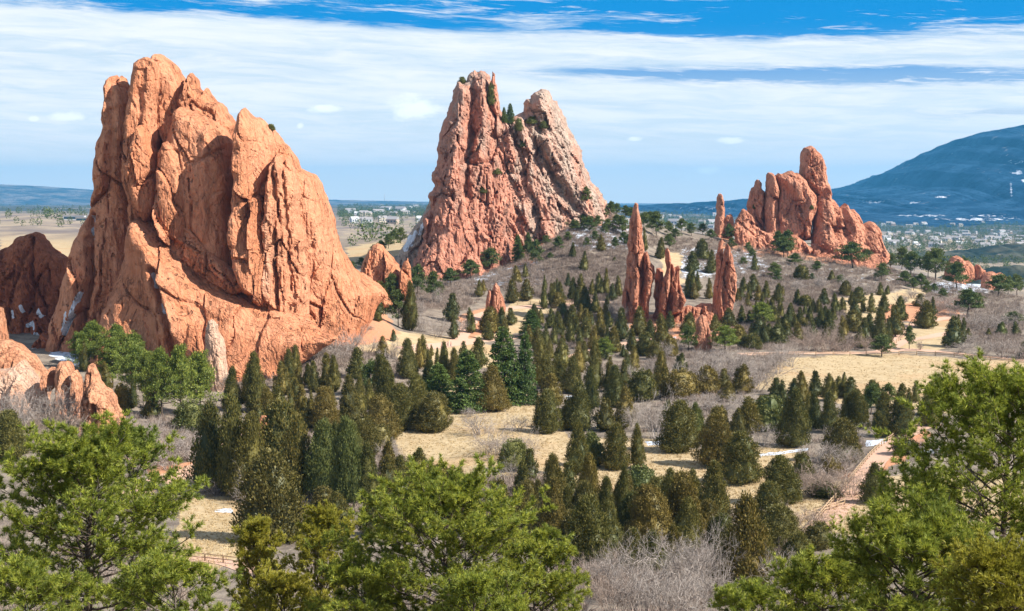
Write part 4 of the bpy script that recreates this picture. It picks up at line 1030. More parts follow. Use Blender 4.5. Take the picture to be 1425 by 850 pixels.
# ------------------------------------------------------------------ junipers (unit size: 1 high, 1 wide)
def juniper_crown(seed, a, low, lump, tops=1, clumps=150, per=17, size=0.05, gap=0.0):
    rng = np.random.default_rng(seed)
    s = Soup()
    def prof(t): return 0.5 * np.clip(1 - t, 0, 1) ** a * np.clip(t / low, 0.02, 1) ** 0.45
    offs = [(0.0, 0.0, 1.0, 1.0)]
    for k in range(tops - 1):
        an = rng.random() * 6.28
        offs.append((0.20 * math.cos(an), 0.20 * math.sin(an), 0.62 + 0.25 * rng.random(), 0.72))
    for ox, oy, hh, ww in offs:
        m = int(clumps * ww * hh)
        t = rng.random(m) ** 1.12 * 0.97 + 0.02
        an = rng.random(m) * 6.283
        lu = 1 + lump * fbm(np.cos(an) * 1.6 + seed, np.sin(an) * 1.6, t * 4.5, seed, 3)
        r = prof(t) * ww * lu * (0.80 + 0.24 * rng.random(m))
        C = np.stack([ox + r * np.cos(an), oy + r * np.sin(an), (0.03 + t * 0.97) * hh], 1)
        out = np.stack([np.cos(an), np.sin(an), 0.9 + 0 * an], 1)
        keep = rng.random(m) > gap
        C, out = C[keep], out[keep]
        P = np.repeat(C, per, 0) + rng.normal(size=(len(C) * per, 3)) * np.array([0.036, 0.036, 0.030])
        D = np.repeat(out, per, 0) * 0.7 + rng.normal(size=P.shape) * 0.55 + np.array([0, 0, 0.5])
        P[:, 2] = np.maximum(P[:, 2], 0.02)
        # outward direction of each clump's own dome, so that the sun models the clumps
        N = np.repeat(out * [1, 1, 0.45], per, 0) + unit(P - np.repeat(C - out * 0.035, per, 0)) * 0.9
        v, f = kites(P, D, size, size * 0.26, rng, N)
        s.add(v, f)
        # added inner shell, lumpy and closed: blocks light so the crown stays opaque
        nt, na_ = 12, 14
        tt = np.linspace(0.03, 0.97, nt); aa = np.linspace(0, 6.283, na_, endpoint=False)
        TT, AA = np.meshgrid(tt, aa, indexing='ij')
        rr_ = prof(TT) * ww * 0.74 * (1 + lump * fbm(np.cos(AA) * 1.6 + seed, np.sin(AA) * 1.6, TT * 4.5, seed, 3))
        v = np.stack([ox + rr_ * np.cos(AA), oy + rr_ * np.sin(AA), (0.03 + TT * 0.95) * hh], -1).reshape(-1, 3)
        i = np.arange(nt * na_).reshape(nt, na_); j = np.roll(i, -1, 1)
        s.add(v, np.stack([i[:-1], j[:-1], j[1:], i[1:]], -1).reshape(-1, 4))
    return s
def trunk_unit(seed, r=0.035, h=0.5):
    rng = np.random.default_rng(seed)
    z = np.linspace(-0.06, h, 6)
    s = Soup()
    s.tube(np.stack([np.cumsum(rng.normal(size=6)) * 0.008, np.cumsum(rng.normal(size=6)) * 0.008, z], 1), np.linspace(r, r * 0.4, 6), 6)
    return s
JUN_FORMS = {'slim': [(1, 0.78, 0.18, 0.36, 1), (2, 0.90, 0.15, 0.42, 1), (3, 0.68, 0.20, 0.38, 2)],
             'cone': [(4, 0.74, 0.13, 0.42, 1), (5, 0.85, 0.12, 0.40, 2), (6, 0.64, 0.14, 0.46, 2)],
             'broad': [(7, 0.50, 0.14, 0.44, 3), (8, 0.45, 0.16, 0.46, 4), (9, 0.55, 0.12, 0.46, 2)],
             'round': [(10, 0.36, 0.22, 0.42, 3), (11, 0.32, 0.25, 0.45, 4)]}
CROWNS, TRUNKS, SMALL = {}, {}, {}
for form, rows in JUN_FORMS.items():
    for q in rows:
        n_c = {'slim': 120, 'cone': 150, 'broad': 180, 'round': 190}[form]
        s = juniper_crown(q[0], q[1], q[2], q[3], q[4], n_c, 17, 0.058 if form != 'slim' else 0.052, 0.04)
        b = juniper_crown(q[0], q[1], q[2], q[3], q[4], int(n_c * 1.9), 30, 0.036, 0.06)
        tr = trunk_unit(q[0])
        for tint, m in M_JUN.items():
            CROWNS.setdefault((form, tint, 0), []).append(s.mesh("juniper_crown", [m], False))
            CROWNS.setdefault((form, tint, 1), []).append(b.mesh("juniper_crown", [m], False))
        TRUNKS.setdefault(form, []).append(tr.mesh("juniper_trunk", [M_BARK]))

# ------------------------------------------------------------------ mid-distance pines and firs (unit size)
def conifer(seed, kind, n_limb, n_per, size):
    rng = np.random.default_rng(seed)
    cr, tr = Soup(), Soup()
    z = np.linspace(-0.05, 0.97, 9)
    bx, by = np.cumsum(rng.normal(size=9)) * 0.008, np.cumsum(rng.normal(size=9)) * 0.008
    tr.tube(np.stack([bx, by, z], 1), np.linspace(0.026, 0.005, 9), 6)
    P, D = [], []
    for i in range(n_limb):
        if kind == 'fir':
            t = 0.08 + 0.90 * (i + rng.random()) / n_limb
            L = 0.5 * (1 - t) ** 0.62 * (0.8 + 0.35 * rng.random()) + 0.02; el = math.radians(-8 + 30 * t + rng.normal() * 6)
        else:
            t = 0.24 + 0.74 * (i + rng.random()) / n_limb
            L = 0.46 * math.sin(math.pi * min(1, 0.22 + 0.80 * t)) ** 0.8 * (0.6 + 0.5 * rng.random()) + 0.05; el = math.radians(5 + 45 * t + rng.normal() * 12)
        an = i * 2.39996 + rng.normal() * 0.4
        d = np.array([math.cos(an) * math.cos(el), math.sin(an) * math.cos(el), math.sin(el) * 0.6])
        o = np.array([np.interp(t, z, bx), np.interp(t, z, by), t])
        k = np.linspace(0, 1, 4)[:, None]
        path_ = o + d * L * k + np.array([0, 0, 0.05 if kind != 'fir' else -0.03]) * k ** 2
        tr.tube(path_, np.linspace(0.009 * (1.2 - t), 0.003, 4), 3)
        if kind == 'fir':
            m = max(3, int(n_per * L * 2.2))
            kk = 0.25 + 0.75 * rng.random(m)
            c = o + d * L * kk[:, None] + np.array([0, 0, -0.03]) * (kk ** 2)[:, None]
            side = np.array([-d[1], d[0], 0])
            c = c + side * (rng.normal(size=(m, 1)) * 0.16 * L) + rng.normal(size=(m, 3)) * 0.008
            P.append(c); D.append(np.repeat((d + [0, 0, -0.1])[None], m, 0) + rng.normal(size=(m, 3)) * 0.35)
        else:
            for b in range(3):
                e = path_[-1] - d * L * 0.28 * b + rng.normal(size=3) * 0.035
                m = n_per // 3
                q = unit(rng.normal(size=(m, 3))) * (rng.random((m, 1)) ** 0.4) * np.array([0.085, 0.085, 0.055])
                P.append(e + q); D.append(q * 8 + np.array([0, 0, 0.6]) + rng.normal(size=(m, 3)) * 0.3)
    P, D = np.vstack(P), np.vstack(D)
    N = np.stack([P[:, 0], P[:, 1], 0.25 + 0 * P[:, 0]], 1) * 2.2 + D * 0.35 + [0, 0, 0.35]
    v, f = kites(P, D, size, size * 0.22, rng, N)
    cr.add(v, f)
    return cr, tr
CONIFERS = {}
for kind, seeds, nl, npr, sz, m in (('pine', (21, 22, 23, 24), 40, 105, 0.062, M_PINE), ('bright', (25, 26, 27), 56, 210, 0.040, M_PINEB), ('fir', (28, 29, 30), 190, 90, 0.052, M_FIR)):
    for sd in seeds:
        c, t_ = conifer(sd, 'fir' if kind == 'fir' else 'pine', nl, npr, sz)
        CONIFERS.setdefault(kind, []).append((c.mesh("pine_crown", [m], False), t_.mesh("pine_trunk", [M_BARK])))

# ------------------------------------------------------------------ bare shrubs (unit size: 1 high, about 1 wide)
def twig_shrub(seed, stems, l1, l2, l3, r0=0.012, up=0.9, thin=1.0):
    rng = np.random.default_rng(seed)
    s = Soup()
    def grow(o, d, L, r, level):
        n = 4 if level < 2 else 3
        pts = [o]
        for i in range(n - 1):
            d = unit(d + rng.normal(size=3) * 0.20 + np.array([0, 0, 0.05]))
            pts.append(pts[-1] + d * L / (n - 1))
        s.tube(pts, np.linspace(r, r * 0.5, n), 4 if level == 0 else 3)
        kids = (l1, l2, l3)[level] if level < 3 else 0
        for k in range(kids):
            t = 0.30 + 0.70 * rng.random()
            p = np.array([np.interp(t * (n - 1), np.arange(n), np.array(pts)[:, j]) for j in range(3)])
            grow(p, unit(d + rng.normal(size=3) * 0.62), L * (0.42 + 0.25 * rng.random()), r * 0.55, level + 1)
    for i in range(stems):
        an = rng.random() * 6.283
        tilt = rng.random() * 0.75
        d = np.array([math.cos(an) * tilt, math.sin(an) * tilt, up])
        o = np.array([math.cos(an), math.sin(an), 0]) * 0.14 * rng.random() + np.array([0, 0, -0.04])
        grow(o, unit(d), 0.55 + 0.25 * rng.random(), r0 * thin * (0.7 + 0.6 * rng.random()), 0)
    return s
SHRUBS = {0: [], 1: []}
for sd, big in ((31, 0), (32, 0), (33, 0), (34, 0), (35, 1), (36, 1), (37, 1)):
    s = twig_shrub(sd, 14 if not big else 13, 5, 4, 3, 0.012 if not big else 0.010)
    for m in (M_TWIG, M_TWIGB):
        SHRUBS[big].append(s.mesh("bare_shrub", [m], True))

# ------------------------------------------------------------------ large near pines, built branch by branch
def near_tree(seed, H, R, n_limb, leafmat, tuft_len, tuft_w, tuft_n, twigs=6, subs=8, low=0.16, trunk_r=0.16, bush=False, shape=1.45, lean=(0, 0), name="pine_tree", dead=5, spread=0.85, flat=0.0):
    rng = np.random.default_rng(seed)
    tr, dead_s = Soup(), Soup()
    TP, TD = [], []
    n = 10
    z = np.linspace(-0.25, H * 0.93, n)
    k = np.linspace(0, 1, n)
    bx = np.cumsum(rng.normal(size=n)) * 0.035 * H / 6 + lean[0] * k ** 1.4; by = np.cumsum(rng.normal(size=n)) * 0.035 * H / 6 + lean[1] * k ** 1.4
    tr.tube(np.stack([bx, by, z], 1), trunk_r * (1 - 0.86 * k), 8)
    def seg(o, d, L, r0, r1, npt, wob, lift):
        pts = [np.array(o)]
        for i in range(npt - 1):
            d = unit(d + rng.normal(size=3) * wob + np.array([0, 0, lift]))
            pts.append(pts[-1] + d * L / (npt - 1))
        return np.array(pts), d
    for i in range(n_limb):
        t = low + (0.97 - low) * ((i + rng.random()) / n_limb) ** 0.9
        an = i * 2.39996 + rng.normal() * 0.45
        L = R * (math.sin(math.pi * min(1.0, (0.20 + 0.80 * t)) ** shape) ** 0.75 * (0.72 + 0.4 * rng.random()) + 0.10)
        el = math.radians(-6 + 62 * t ** 1.2 + rng.normal() * 9) if not bush else math.radians(30 + 45 * t + rng.normal() * 12)
        d = np.array([math.cos(an) * math.cos(el), math.sin(an) * math.cos(el), math.sin(el)])
        o = np.array([np.interp(t * H * 0.93, z, bx), np.interp(t * H * 0.93, z, by), t * H * 0.93])
        rl = trunk_r * 0.36 * (1.08 - t) + 0.010
        P, dd = seg(o, d, L, 0, 0, 7, 0.13, 0.035)
        tr.tube(P, np.linspace(rl, rl * 0.22, 7), 5)
        for b in range(subs):
            s_ = 0.28 + 0.72 * (b + rng.random()) / subs
            p = np.array([np.interp(s_ * 6, np.arange(7), P[:, j]) for j in range(3)])
            dl = unit(np.array([np.interp(s_ * 6, np.arange(7), np.gradient(P[:, j])) for j in range(3)]))
            side = unit(np.cross(dl, [0, 0, 1.0])) * (1 if b % 2 else -1)
            d2 = unit(dl * 0.75 + side * (0.55 + 0.5 * rng.random()) + np.array([0, 0, 0.22 + rng.normal() * 0.25 * (1 - flat)]))
            L2 = L * (0.24 + 0.18 * rng.random()) * (1.15 - 0.5 * s_) + 0.12
            Q, d2e = seg(p, d2, L2, 0, 0, 4, 0.16, 0.05)
            tr.tube(Q, np.linspace(rl * 0.34 + 0.002, 0.004, 4), 3)
            for w_ in range(twigs):
                u_ = 0.30 + 0.70 * (w_ + rng.random()) / twigs
                q = np.array([np.interp(u_ * 3, np.arange(4), Q[:, j]) for j in range(3)])
                d3 = unit(d2e + rng.normal(size=3) * 0.6 + np.array([0, 0, 0.35]))
                l3 = (0.10 + 0.16 * rng.random()) * (1 + 0.04 * R)
                e = q + d3 * l3
                for kk in (0.45, 1.0):
                    TP.append(q + d3 * l3 * kk); TD.append(d3)
            TP.append(Q[-1]); TD.append(d2e)
        TP.append(P[-1]); TD.append(dd)
    # bare bleached twigs poking through
    for i in range(dead):
        t = 0.2 + 0.6 * rng.random(); an = rng.random() * 6.283
        o = np.array([np.interp(t * H, z, bx), np.interp(t * H, z, by), t * H])
        P, dd = seg(o, np.array([math.cos(an), math.sin(an), 0.25]), R * (0.5 + 0.4 * rng.random()), 0, 0, 6, 0.25, 0.0)
        dead_s.tube(P, np.linspace(0.020, 0.005, 6), 4)
        for b in range(4):
            q = P[2 + b % 4]
            Q, _ = seg(q, unit(dd + rng.normal(size=3) * 0.8), R * 0.2, 0, 0, 4, 0.3, 0)
            dead_s.tube(Q, np.linspace(0.010, 0.003, 4), 3)
    TP, TD = np.array(TP), np.array(TD)
    fz = H / np.percentile(TP[:, 2], 99.7)                       # the crown's top is the tree's height
    TP[:, 2] *= fz
    for sp_ in (tr, dead_s):
        for q in sp_.v:
            q[:, 2] *= np.where(q[:, 2] > 0, fz, 1)
    cr = Soup()
    v, f = needles(TP, TD, tuft_len, tuft_w, tuft_n, rng, spread)
    cr.add(v, f)
    out = [("crown", cr.mesh(name + "_crown", [leafmat], False)), ("trunk", tr.mesh(name + "_trunk", [M_BARK]))]
    if dead:
        out.append(("dead_branches", dead_s.mesh(name + "_dead_branches", [M_DEAD])))
    return out
# ------------------------------------------------------------------ where each tree of the photograph stands: column, foot row, top row, width (pixels), form and tint
J = """
513 425 395 20 cone o;530 428 396 22 broad o;525 440 411 17 cone d;526 447 435 9 round o;572 460 400 19 cone d;667 413 392 13 slim o;673 406 391 8 slim o;713 421 393 16 cone b;629 447 413 20 cone d;632 472 439 16 slim d;655 463 432 13 slim d;681 463 431 25 broad o;679 473 450 15 cone o;698 460 432 16 cone d;701 465 446 11 cone o;711 452 431 15 cone o;
532 496 471 16 cone o;548 475 460 9 slim d;567 526 478 23 cone d;584 513 476 17 slim o;589 500 469 13 slim d;597 525 490 15 slim d;608 520 488 11 slim d;618 532 481 15 slim d;601 495 481 7 slim d;597 553 507 23 cone d;578 575 527 24 round o;602 599 552 44 round b;556 597 541 36 broad o;498 525 489 25 cone o;536 560 500 28 broad o;500 580 528 20 slim o;514 570 532 18 slim o;531 612 557 40 round b;487 592 530 28 cone b;503 640 583 45 round b;530 625 595 25 round b;490 648 593 28 cone g;665 510 475 22 cone o;643 510 479 18 slim d;632 535 490 22 cone d;685 572 516 38 cone b;
756 540 478 28 slim d;776 530 498 18 round o;750 490 458 16 slim d;766 563 525 30 cone o;795 547 502 27 cone o;784 515 476 24 slim o;804 520 481 20 slim o;827 545 481 24 slim d;822 571 517 27 slim d;847 545 502 20 slim o;855 566 515 30 cone d;868 540 505 16 slim o;873 528 492 16 slim o;881 515 485 14 slim o;867 497 481 9 slim d;893 558 519 38 round o;918 546 494 22 slim o;870 583 543 27 cone b;842 599 559 30 cone b;866 597 564 22 cone b;805 598 539 36 cone d;793 598 557 22 round d;763 602 549 34 broad o;898 495 466 25 round o;912 500 478 18 round o;853 490 460 16 slim d;803 660 594 32 cone o;826 648 606 30 broad g;855 652 596 34 broad o;887 652 596 23 slim d;929 600 562 20 slim d;
947 520 494 18 cone d;903 550 518 14 slim o;948 554 519 40 round b;983 547 513 30 broad b;1008 540 516 18 cone o;1012 558 534 22 cone o;1034 547 511 26 cone b;928 597 560 20 slim d;945 627 565 44 broad d;968 612 566 26 cone g;1000 600 568 24 round o;994 648 584 42 broad b;1026 608 572 22 cone b;1031 672 608 50 broad o;1042 602 558 28 broad o;1069 598 555 44 broad g;1106 622 550 44 cone d;1089 575 534 18 slim d;1080 550 528 16 cone d;1105 554 529 18 cone d;1116 560 522 20 cone o;1130 553 534 12 slim d;1135 552 520 18 cone d;1123 587 554 18 slim d;1060 576 553 20 cone o;
1153 557 523 20 slim d;1168 552 526 16 slim d;1183 554 528 18 cone d;1174 540 520 10 slim d;1136 597 552 22 slim d;1154 602 551 26 cone o;1176 597 553 20 slim d;1192 597 548 27 broad o;1214 560 532 24 broad o;1253 577 539 20 cone o;1228 607 552 28 cone o;1255 607 553 27 cone d;1263 587 545 16 slim o;1274 560 533 14 slim d;1292 577 536 26 cone d;1296 592 553 32 broad o;1313 572 532 16 slim d;1169 643 588 44 broad b;1258 632 610 30 round d;
1223 484 435 22 cone d;1236 480 447 13 slim d;1246 468 430 20 cone o;1250 446 416 20 cone d;1288 456 423 27 cone d;1280 426 411 17 cone o;1298 440 416 11 slim d;1327 483 446 26 cone d;1340 475 446 13 slim d;1333 460 440 10 slim d;1347 473 458 10 cone d;1364 424 409 8 slim d;1230 435 411 17 cone d;1212 436 411 12 slim d;1225 411 395 11 slim d;1235 410 398 6 slim d;1194 421 402 18 broad d;1201 434 418 10 slim d;1190 442 418 14 cone d;1176 412 393 14 broad b;1157 391 378 9 cone d;1163 435 411 14 cone d;1146 425 404 14 cone d;1173 468 442 13 slim o;1154 462 435 14 cone d;1143 460 432 12 slim d;1203 476 446 15 cone d;1188 462 435 24 broad o;1210 464 440 13 cone d;1197 484 460 16 broad o;1394 467 450 14 cone g;1413 466 449 10 slim d;1375 468 458 8 cone d;1424 498 478 14 cone d;
962 400 373 14 slim d;971 406 381 11 slim d;960 414 386 14 cone d;966 416 396 12 slim b;987 416 390 12 slim b;1050 378 356 11 slim d;978 362 336 18 broad d;964 378 353 18 cone d;990 380 352 15 cone d;1115 390 371 17 round o;
1035 408 388 12 cone d;1048 408 385 16 cone o;1032 416 402 9 slim o;1043 418 396 9 slim o;1056 420 400 13 cone o;1066 416 394 13 cone o;1040 428 410 9 slim o;1060 433 410 9 slim d;1082 422 398 13 cone o;1089 412 399 7 slim o;1026 420 404 8 cone b;1074 440 418 12 cone d;1077 451 430 14 cone d;1085 442 418 10 slim o;1098 455 427 13 slim d;1093 462 440 14 cone d;1110 425 405 11 cone d;1122 428 412 16 round o;1113 452 430 11 cone d;1126 450 428 11 cone d;1132 437 418 9 slim d;1139 438 418 10 slim d;1140 456 434 15 cone d;1118 457 443 14 round o;1109 475 452 15 cone o;1095 470 452 14 cone o;1032 450 428 12 cone d;1043 452 434 12 cone d;1056 470 442 20 cone d;1063 479 452 15 cone d;1080 478 455 24 broad d;1013 454 432 18 cone d;995 460 440 14 cone d;932 458 436 14 cone d;958 464 438 20 cone o;922 476 442 14 slim d;1026 478 455 20 broad o;1048 486 466 20 broad o;1036 484 468 13 round o;993 478 462 10 cone o;933 496 470 18 broad o;
719 394 372 13 slim o;731 387 369 10 slim d;733 418 392 17 cone b;759 405 385 7 slim d;757 430 396 11 slim d;768 427 398 12 cone d;779 424 396 12 cone d;775 405 389 7 slim d;777 427 409 15 broad o;798 418 390 13 cone d;809 418 385 15 slim d;822 412 391 10 slim d;833 410 383 12 slim d;843 410 378 11 slim d;852 418 397 11 slim d;861 414 387 11 slim d;813 438 404 18 cone d;828 435 410 13 cone d;845 438 415 12 cone d;783 440 423 12 round g;795 455 428 18 cone o;766 456 432 14 cone d;778 470 438 16 cone o;800 465 440 16 cone o;815 475 435 19 cone o;835 472 434 15 cone o;843 446 426 9 slim o;864 474 434 21 cone d;889 466 432 22 cone d;919 478 441 17 cone o;793 478 447 12 slim d;771 480 455 11 slim d;760 485 455 13 slim d;749 490 462 13 slim o;827 485 457 15 cone o;807 482 459 11 slim o;854 490 459 18 cone o;747 450 431 9 cone d;
836 350 329 13 cone o;797 359 340 10 cone d;812 378 353 14 slim d;855 364 358 5 cone d;898 349 321 8 slim d;919 360 334 12 cone d;
117 517 480 17 slim o;148 545 508 16 slim o;171 575 538 24 round o;185 568 532 14 slim d;211 582 543 22 cone o;265 602 562 40 round g;
334 522 468 13 slim g;322 572 517 27 cone d;357 572 500 32 cone o;344 560 512 20 slim o;405 482 455 14 cone d;428 470 452 14 round g;391 550 508 20 cone o;402 540 492 18 cone o;410 530 485 16 slim o;416 545 512 14 slim o;428 535 509 12 cone d;438 545 508 16 cone d;455 540 498 18 cone o;467 545 499 16 slim d;420 580 541 18 cone o;405 585 541 14 slim o;413 560 530 14 cone o;425 600 558 24 cone o;433 585 548 14 slim o;453 600 545 36 broad b;460 572 532 16 slim o;387 585 542 24 broad o;373 592 545 24 broad o;361 602 562 20 cone o;
293 685 574 50 cone d;325 690 568 40 broad o;345 692 588 48 cone d;392 682 570 58 broad o;412 692 590 40 broad o;447 692 595 42 broad g;485 702 594 42 broad g;468 692 600 28 cone d;375 752 640 84 broad b;512 702 624 34 cone d;451 712 680 32 round b;
738 670 629 24 cone d;727 690 646 26 cone o;714 655 616 34 round g;773 696 638 30 cone o;818 722 641 36 cone o;841 737 670 30 cone o;866 726 655 28 slim d;814 742 677 40 broad b;818 792 700 50 broad o;767 762 675 38 cone b;734 717 672 28 round b;749 717 672 24 cone b;691 707 670 28 round b;714 735 692 36 round b;906 757 683 58 broad b;893 692 652 40 round g;931 732 661 28 cone o;948 748 665 46 broad b;964 702 657 26 cone d;992 724 651 40 cone o;1036 832 703 74 cone b;1071 727 676 46 broad o;1083 762 708 60 broad d;1088 699 641 44 broad o;1117 667 633 24 round d;1155 660 635 24 round b;1145 692 672 40 round d;1140 764 730 34 round b;1216 700 650 40 cone d;15 640 578 42 broad o;
660 745 700 30 round o;585 672 628 30 cone o;612 690 650 34 broad b;640 700 655 28 cone d;700 762 705 36 cone o;742 750 700 34 broad o;790 735 682 30 cone d;795 770 715 40 broad b;850 770 705 38 cone o;880 745 690 36 broad d;868 705 660 28 cone b;915 715 668 34 round o;955 770 700 40 cone d;985 745 700 34 broad b;1010 790 735 40 broad o;790 690 648 26 cone d;640 735 690 34 cone b;760 790 735 36 cone d;
742 448 426 11 cone d;752 452 432 10 slim d;788 455 434 11 cone d;803 428 405 10 slim d;790 400 382 8 slim d;848 455 436 11 cone d;808 448 426 12 cone o;822 455 436 11 slim o;772 415 395 9 cone d;738 482 456 13 cone o;765 500 474 13 slim d;782 492 470 12 cone o;812 505 478 13 cone d;838 500 474 13 cone d;845 478 456 10 slim d;
1068 440 420 9 cone d;1052 438 420 9 slim d;1100 442 424 9 cone o;1106 460 440 10 cone d;1130 470 448 12 cone d;1150 475 452 12 cone d;1160 448 428 10 slim d;1185 425 408 9 cone d;1172 432 415 9 slim d;1085 462 444 11 cone o;1120 440 424 8 slim d;1148 445 428 10 cone d;1170 480 458 12 cone d;1046 470 452 11 slim o;1070 470 452 11 cone d;905 470 448 12 cone d;880 488 462 13 cone o;
540 695 640 34 cone o;575 710 660 32 broad o;470 740 690 40 cone o;520 745 690 40 broad d;1060 790 735 40 cone o;1110 790 745 40 broad o;910 800 745 40 cone d;880 800 740 40 cone o;935 790 735 36 cone b;1005 770 720 32 round d;560 690 640 30 cone o;540 660 618 26 cone b
"""
PN = """
546 430 391 22 pine;554 455 414 23 pine;581 412 378 22 pine;603 422 387 20 pine;626 398 378 20 pine;654 389 367 24 pine;681 378 352 24 pine;610 567 511 40 fir;515 553 512 28 pine;651 573 494 44 fir;704 562 464 44 fir;730 562 472 27 fir;738 470 434 26 fir;1212 577 543 26 pine;1237 567 540 22 pine;1227 496 472 26 pine;1265 486 460 14 pine;1345 440 410 34 pine;1169 396 385 12 pine;
1187 373 345 36 pine;1208 371 352 16 pine;1216 369 352 11 pine;1239 374 357 16 pine;1255 375 350 18 pine;1267 383 357 26 pine;1302 390 355 34 pine;1291 385 357 16 pine;1332 404 373 28 pine;1342 395 366 16 pine;1353 395 378 16 pine;1390 411 388 30 pine;1415 411 388 18 pine;1403 411 390 14 pine;1227 392 371 18 pine;1260 397 381 17 pine;1282 402 385 16 pine;1271 404 390 13 pine;1290 411 395 11 pine;1300 408 397 10 pine;1312 416 404 12 pine;1411 452 437 22 pine;
1041 352 340 9 pine;1046 360 348 10 pine;1034 370 360 10 pine;1078 388 370 18 pine;1082 395 380 11 pine;1090 358 336 24 pine;1107 370 356 18 pine;1137 379 366 13 pine;1130 391 382 7 pine;1060 455 432 24 bright;1008 490 465 24 bright;958 490 460 22 pine;841 500 480 18 bright;
795 285 250 18 pine;775 318 280 20 pine;813 280 260 14 pine;823 288 267 14 pine;805 305 287 12 pine;837 291 280 12 pine;851 303 285 14 pine;842 304 293 9 pine;870 302 289 12 pine;820 325 306 15 pine;803 322 310 11 pine;813 320 306 10 pine;842 327 315 9 pine;866 328 306 19 pine;777 349 333 13 pine;856 347 333 9 pine;873 345 330 9 pine;707 350 331 11 pine;721 364 330 14 fir;735 362 332 11 pine;745 370 342 19 pine;746 328 317 9 pine;765 361 353 8 pine;896 318 300 16 pine;913 330 302 21 pine;931 328 312 11 pine;931 348 330 15 pine;
785 318 306 10 pine;798 322 309 11 pine;810 312 299 11 pine;822 303 290 12 pine;832 316 303 11 pine;846 322 308 13 pine;858 316 302 13 pine;868 340 326 12 pine;828 336 324 10 pine;790 336 325 9 pine;858 298 286 12 pine;878 306 292 14 pine;888 316 302 14 pine;905 312 298 15 pine;948 322 308 14 pine;962 328 314 13 pine;978 326 314 12 pine;990 334 322 12 pine;940 334 321 12 pine;816 345 333 9 pine;760 342 330 10 pine;
1014 337 317 14 pine;1018 348 334 10 pine;1034 336 323 12 pine;1064 340 325 14 pine;1082 352 328 19 pine;1102 345 317 24 pine;1096 357 328 20 pine;1154 356 344 11 pine;1136 350 336 16 pine;
133 510 468 28 bright;112 515 480 24 bright;161 520 474 26 bright;187 520 482 28 bright;156 540 495 30 bright;189 555 505 30 bright;205 565 515 28 bright;227 585 518 30 bright;253 585 516 32 bright;280 580 520 36 bright;
490 376 366 10 pine;503 372 361 12 pine;520 358 344 10 pine;530 352 338 14 pine;540 346 330 14 pine;549 340 324 14 pine;558 334 316 14 pine;571 312 305 7 pine
"""
def parse(text):
    return [r.split() for r in text.replace("\n", "").split(";") if r.strip()]

ZONES = [   # (phrase, left, top, right, bottom) by foot; first match names the place
    ("right of the twin-peaked massif", 690, 240, 890, 352), ("at the foot of the twin-peaked massif", 560, 340, 768, 384), ("between giant fin and massif", 480, 300, 580, 380),
    ("behind the tall needle spire", 885, 290, 945, 365), ("at the rose crag's foot", 1005, 300, 1170, 362), ("on the right ridge", 1140, 340, 1325, 418), ("by the low orange lumps", 1300, 340, 1430, 412),
    ("between the two red spires", 940, 330, 1000, 420), ("on the slope under the crag", 1000, 355, 1180, 425), ("below the squat orange knob", 500, 385, 615, 462), ("near the small standing stone", 615, 380, 745, 474),
    ("above the mid valley path", 715, 380, 862, 420), ("left of the needle spire", 740, 420, 850, 492), ("just below the needle spire", 850, 430, 950, 500), ("beside the blocky pink monolith", 920, 430, 1030, 500),
    ("right of the split spire", 1020, 400, 1130, 490), ("left of the trail fork", 1125, 400, 1215, 490), ("around the trail fork", 1205, 400, 1310, 500), ("beyond the right meadow", 1310, 405, 1440, 500),
    ("under the fin's shaded wall", 90, 470, 310, 605), ("on the giant fin's slope", 300, 440, 470, 550), ("below the giant fin", 340, 550, 475, 606), ("left of the upper meadow", 470, 460, 560, 650), ("before the upper meadow", 560, 470, 760, 540),
    ("round the mid valley glade", 560, 540, 735, 605), ("between glade and monolith", 735, 470, 900, 550), ("at the glade's right edge", 735, 550, 900, 610), ("round the mid valley thicket", 895, 490, 1050, 562), ("before the right meadow", 1050, 515, 1150, 600),
    ("at the right meadow's foot", 1150, 515, 1330, 612), ("on the near grass", 890, 560, 1060, 680), ("near the fenced path", 1060, 600, 1270, 705),
    ("above the left path", 260, 660, 500, 760), ("in front of the glade", 660, 620, 900, 705), ("behind the centre pine", 500, 620, 780, 770), ("above the bottom bare thicket", 780, 700, 1180, 840), ("nearest before the grass", 880, 640, 1180, 770),
    ("at the left edge", -20, 560, 60, 660),
]
ORD = ["leftmost", "second from left", "third from left", "fourth from left", "fifth from left", "sixth from left", "seventh from left", "eighth from left", "ninth from left", "tenth from left", "eleventh from left", "twelfth from left", "thirteenth from left", "fourteenth from left"]
def zone(px, py):
    for k, (ph, a, b, c, d) in enumerate(ZONES):
        if a <= px <= c and b <= py <= d:
            return ph
    return "on the valley floor"
def name_all(items, noun):
    """items: (object, px, py, look). Every label: its look, its place, and its order there from the left."""
    by = {}
    for it in items:
        by.setdefault(zone(it[1], it[2]), []).append(it)
    for ph, L in by.items():
        L.sort(key=lambda i: i[2])
        half = [L] if len(L) <= 9 else [L[:len(L) // 2], L[len(L) // 2:]] if len(L) <= 20 else [L[:len(L) // 3], L[len(L) // 3:2 * len(L) // 3], L[2 * len(L) // 3:]]
        names = {1: [""], 2: [", farther half,", ", nearer half,"], 3: [", farthest third,", ", middle third,", ", nearest third,"]}[len(half)]
        for H_, nm in zip(half, names):
            H_.sort(key=lambda i: i[1])
            for k, it in enumerate(H_):
                o = "only one" if len(H_) == 1 and not nm else ORD[min(k, 13)]
                it[0]['label'] = ("%s %s %s" % (it[3], noun, ph)) if o == "only one" else "%s %s, %s%s %s" % (it[3], noun, o, nm, ph)
TINT = {'d': 'dark-green', 'o': 'olive-green', 'b': 'brownish', 'g': 'grey-green'}
LOOK = {'slim': 'slender', 'cone': 'conical', 'broad': 'broad', 'round': 'rounded'}
rnd = random.Random(7)
rows = parse(J)
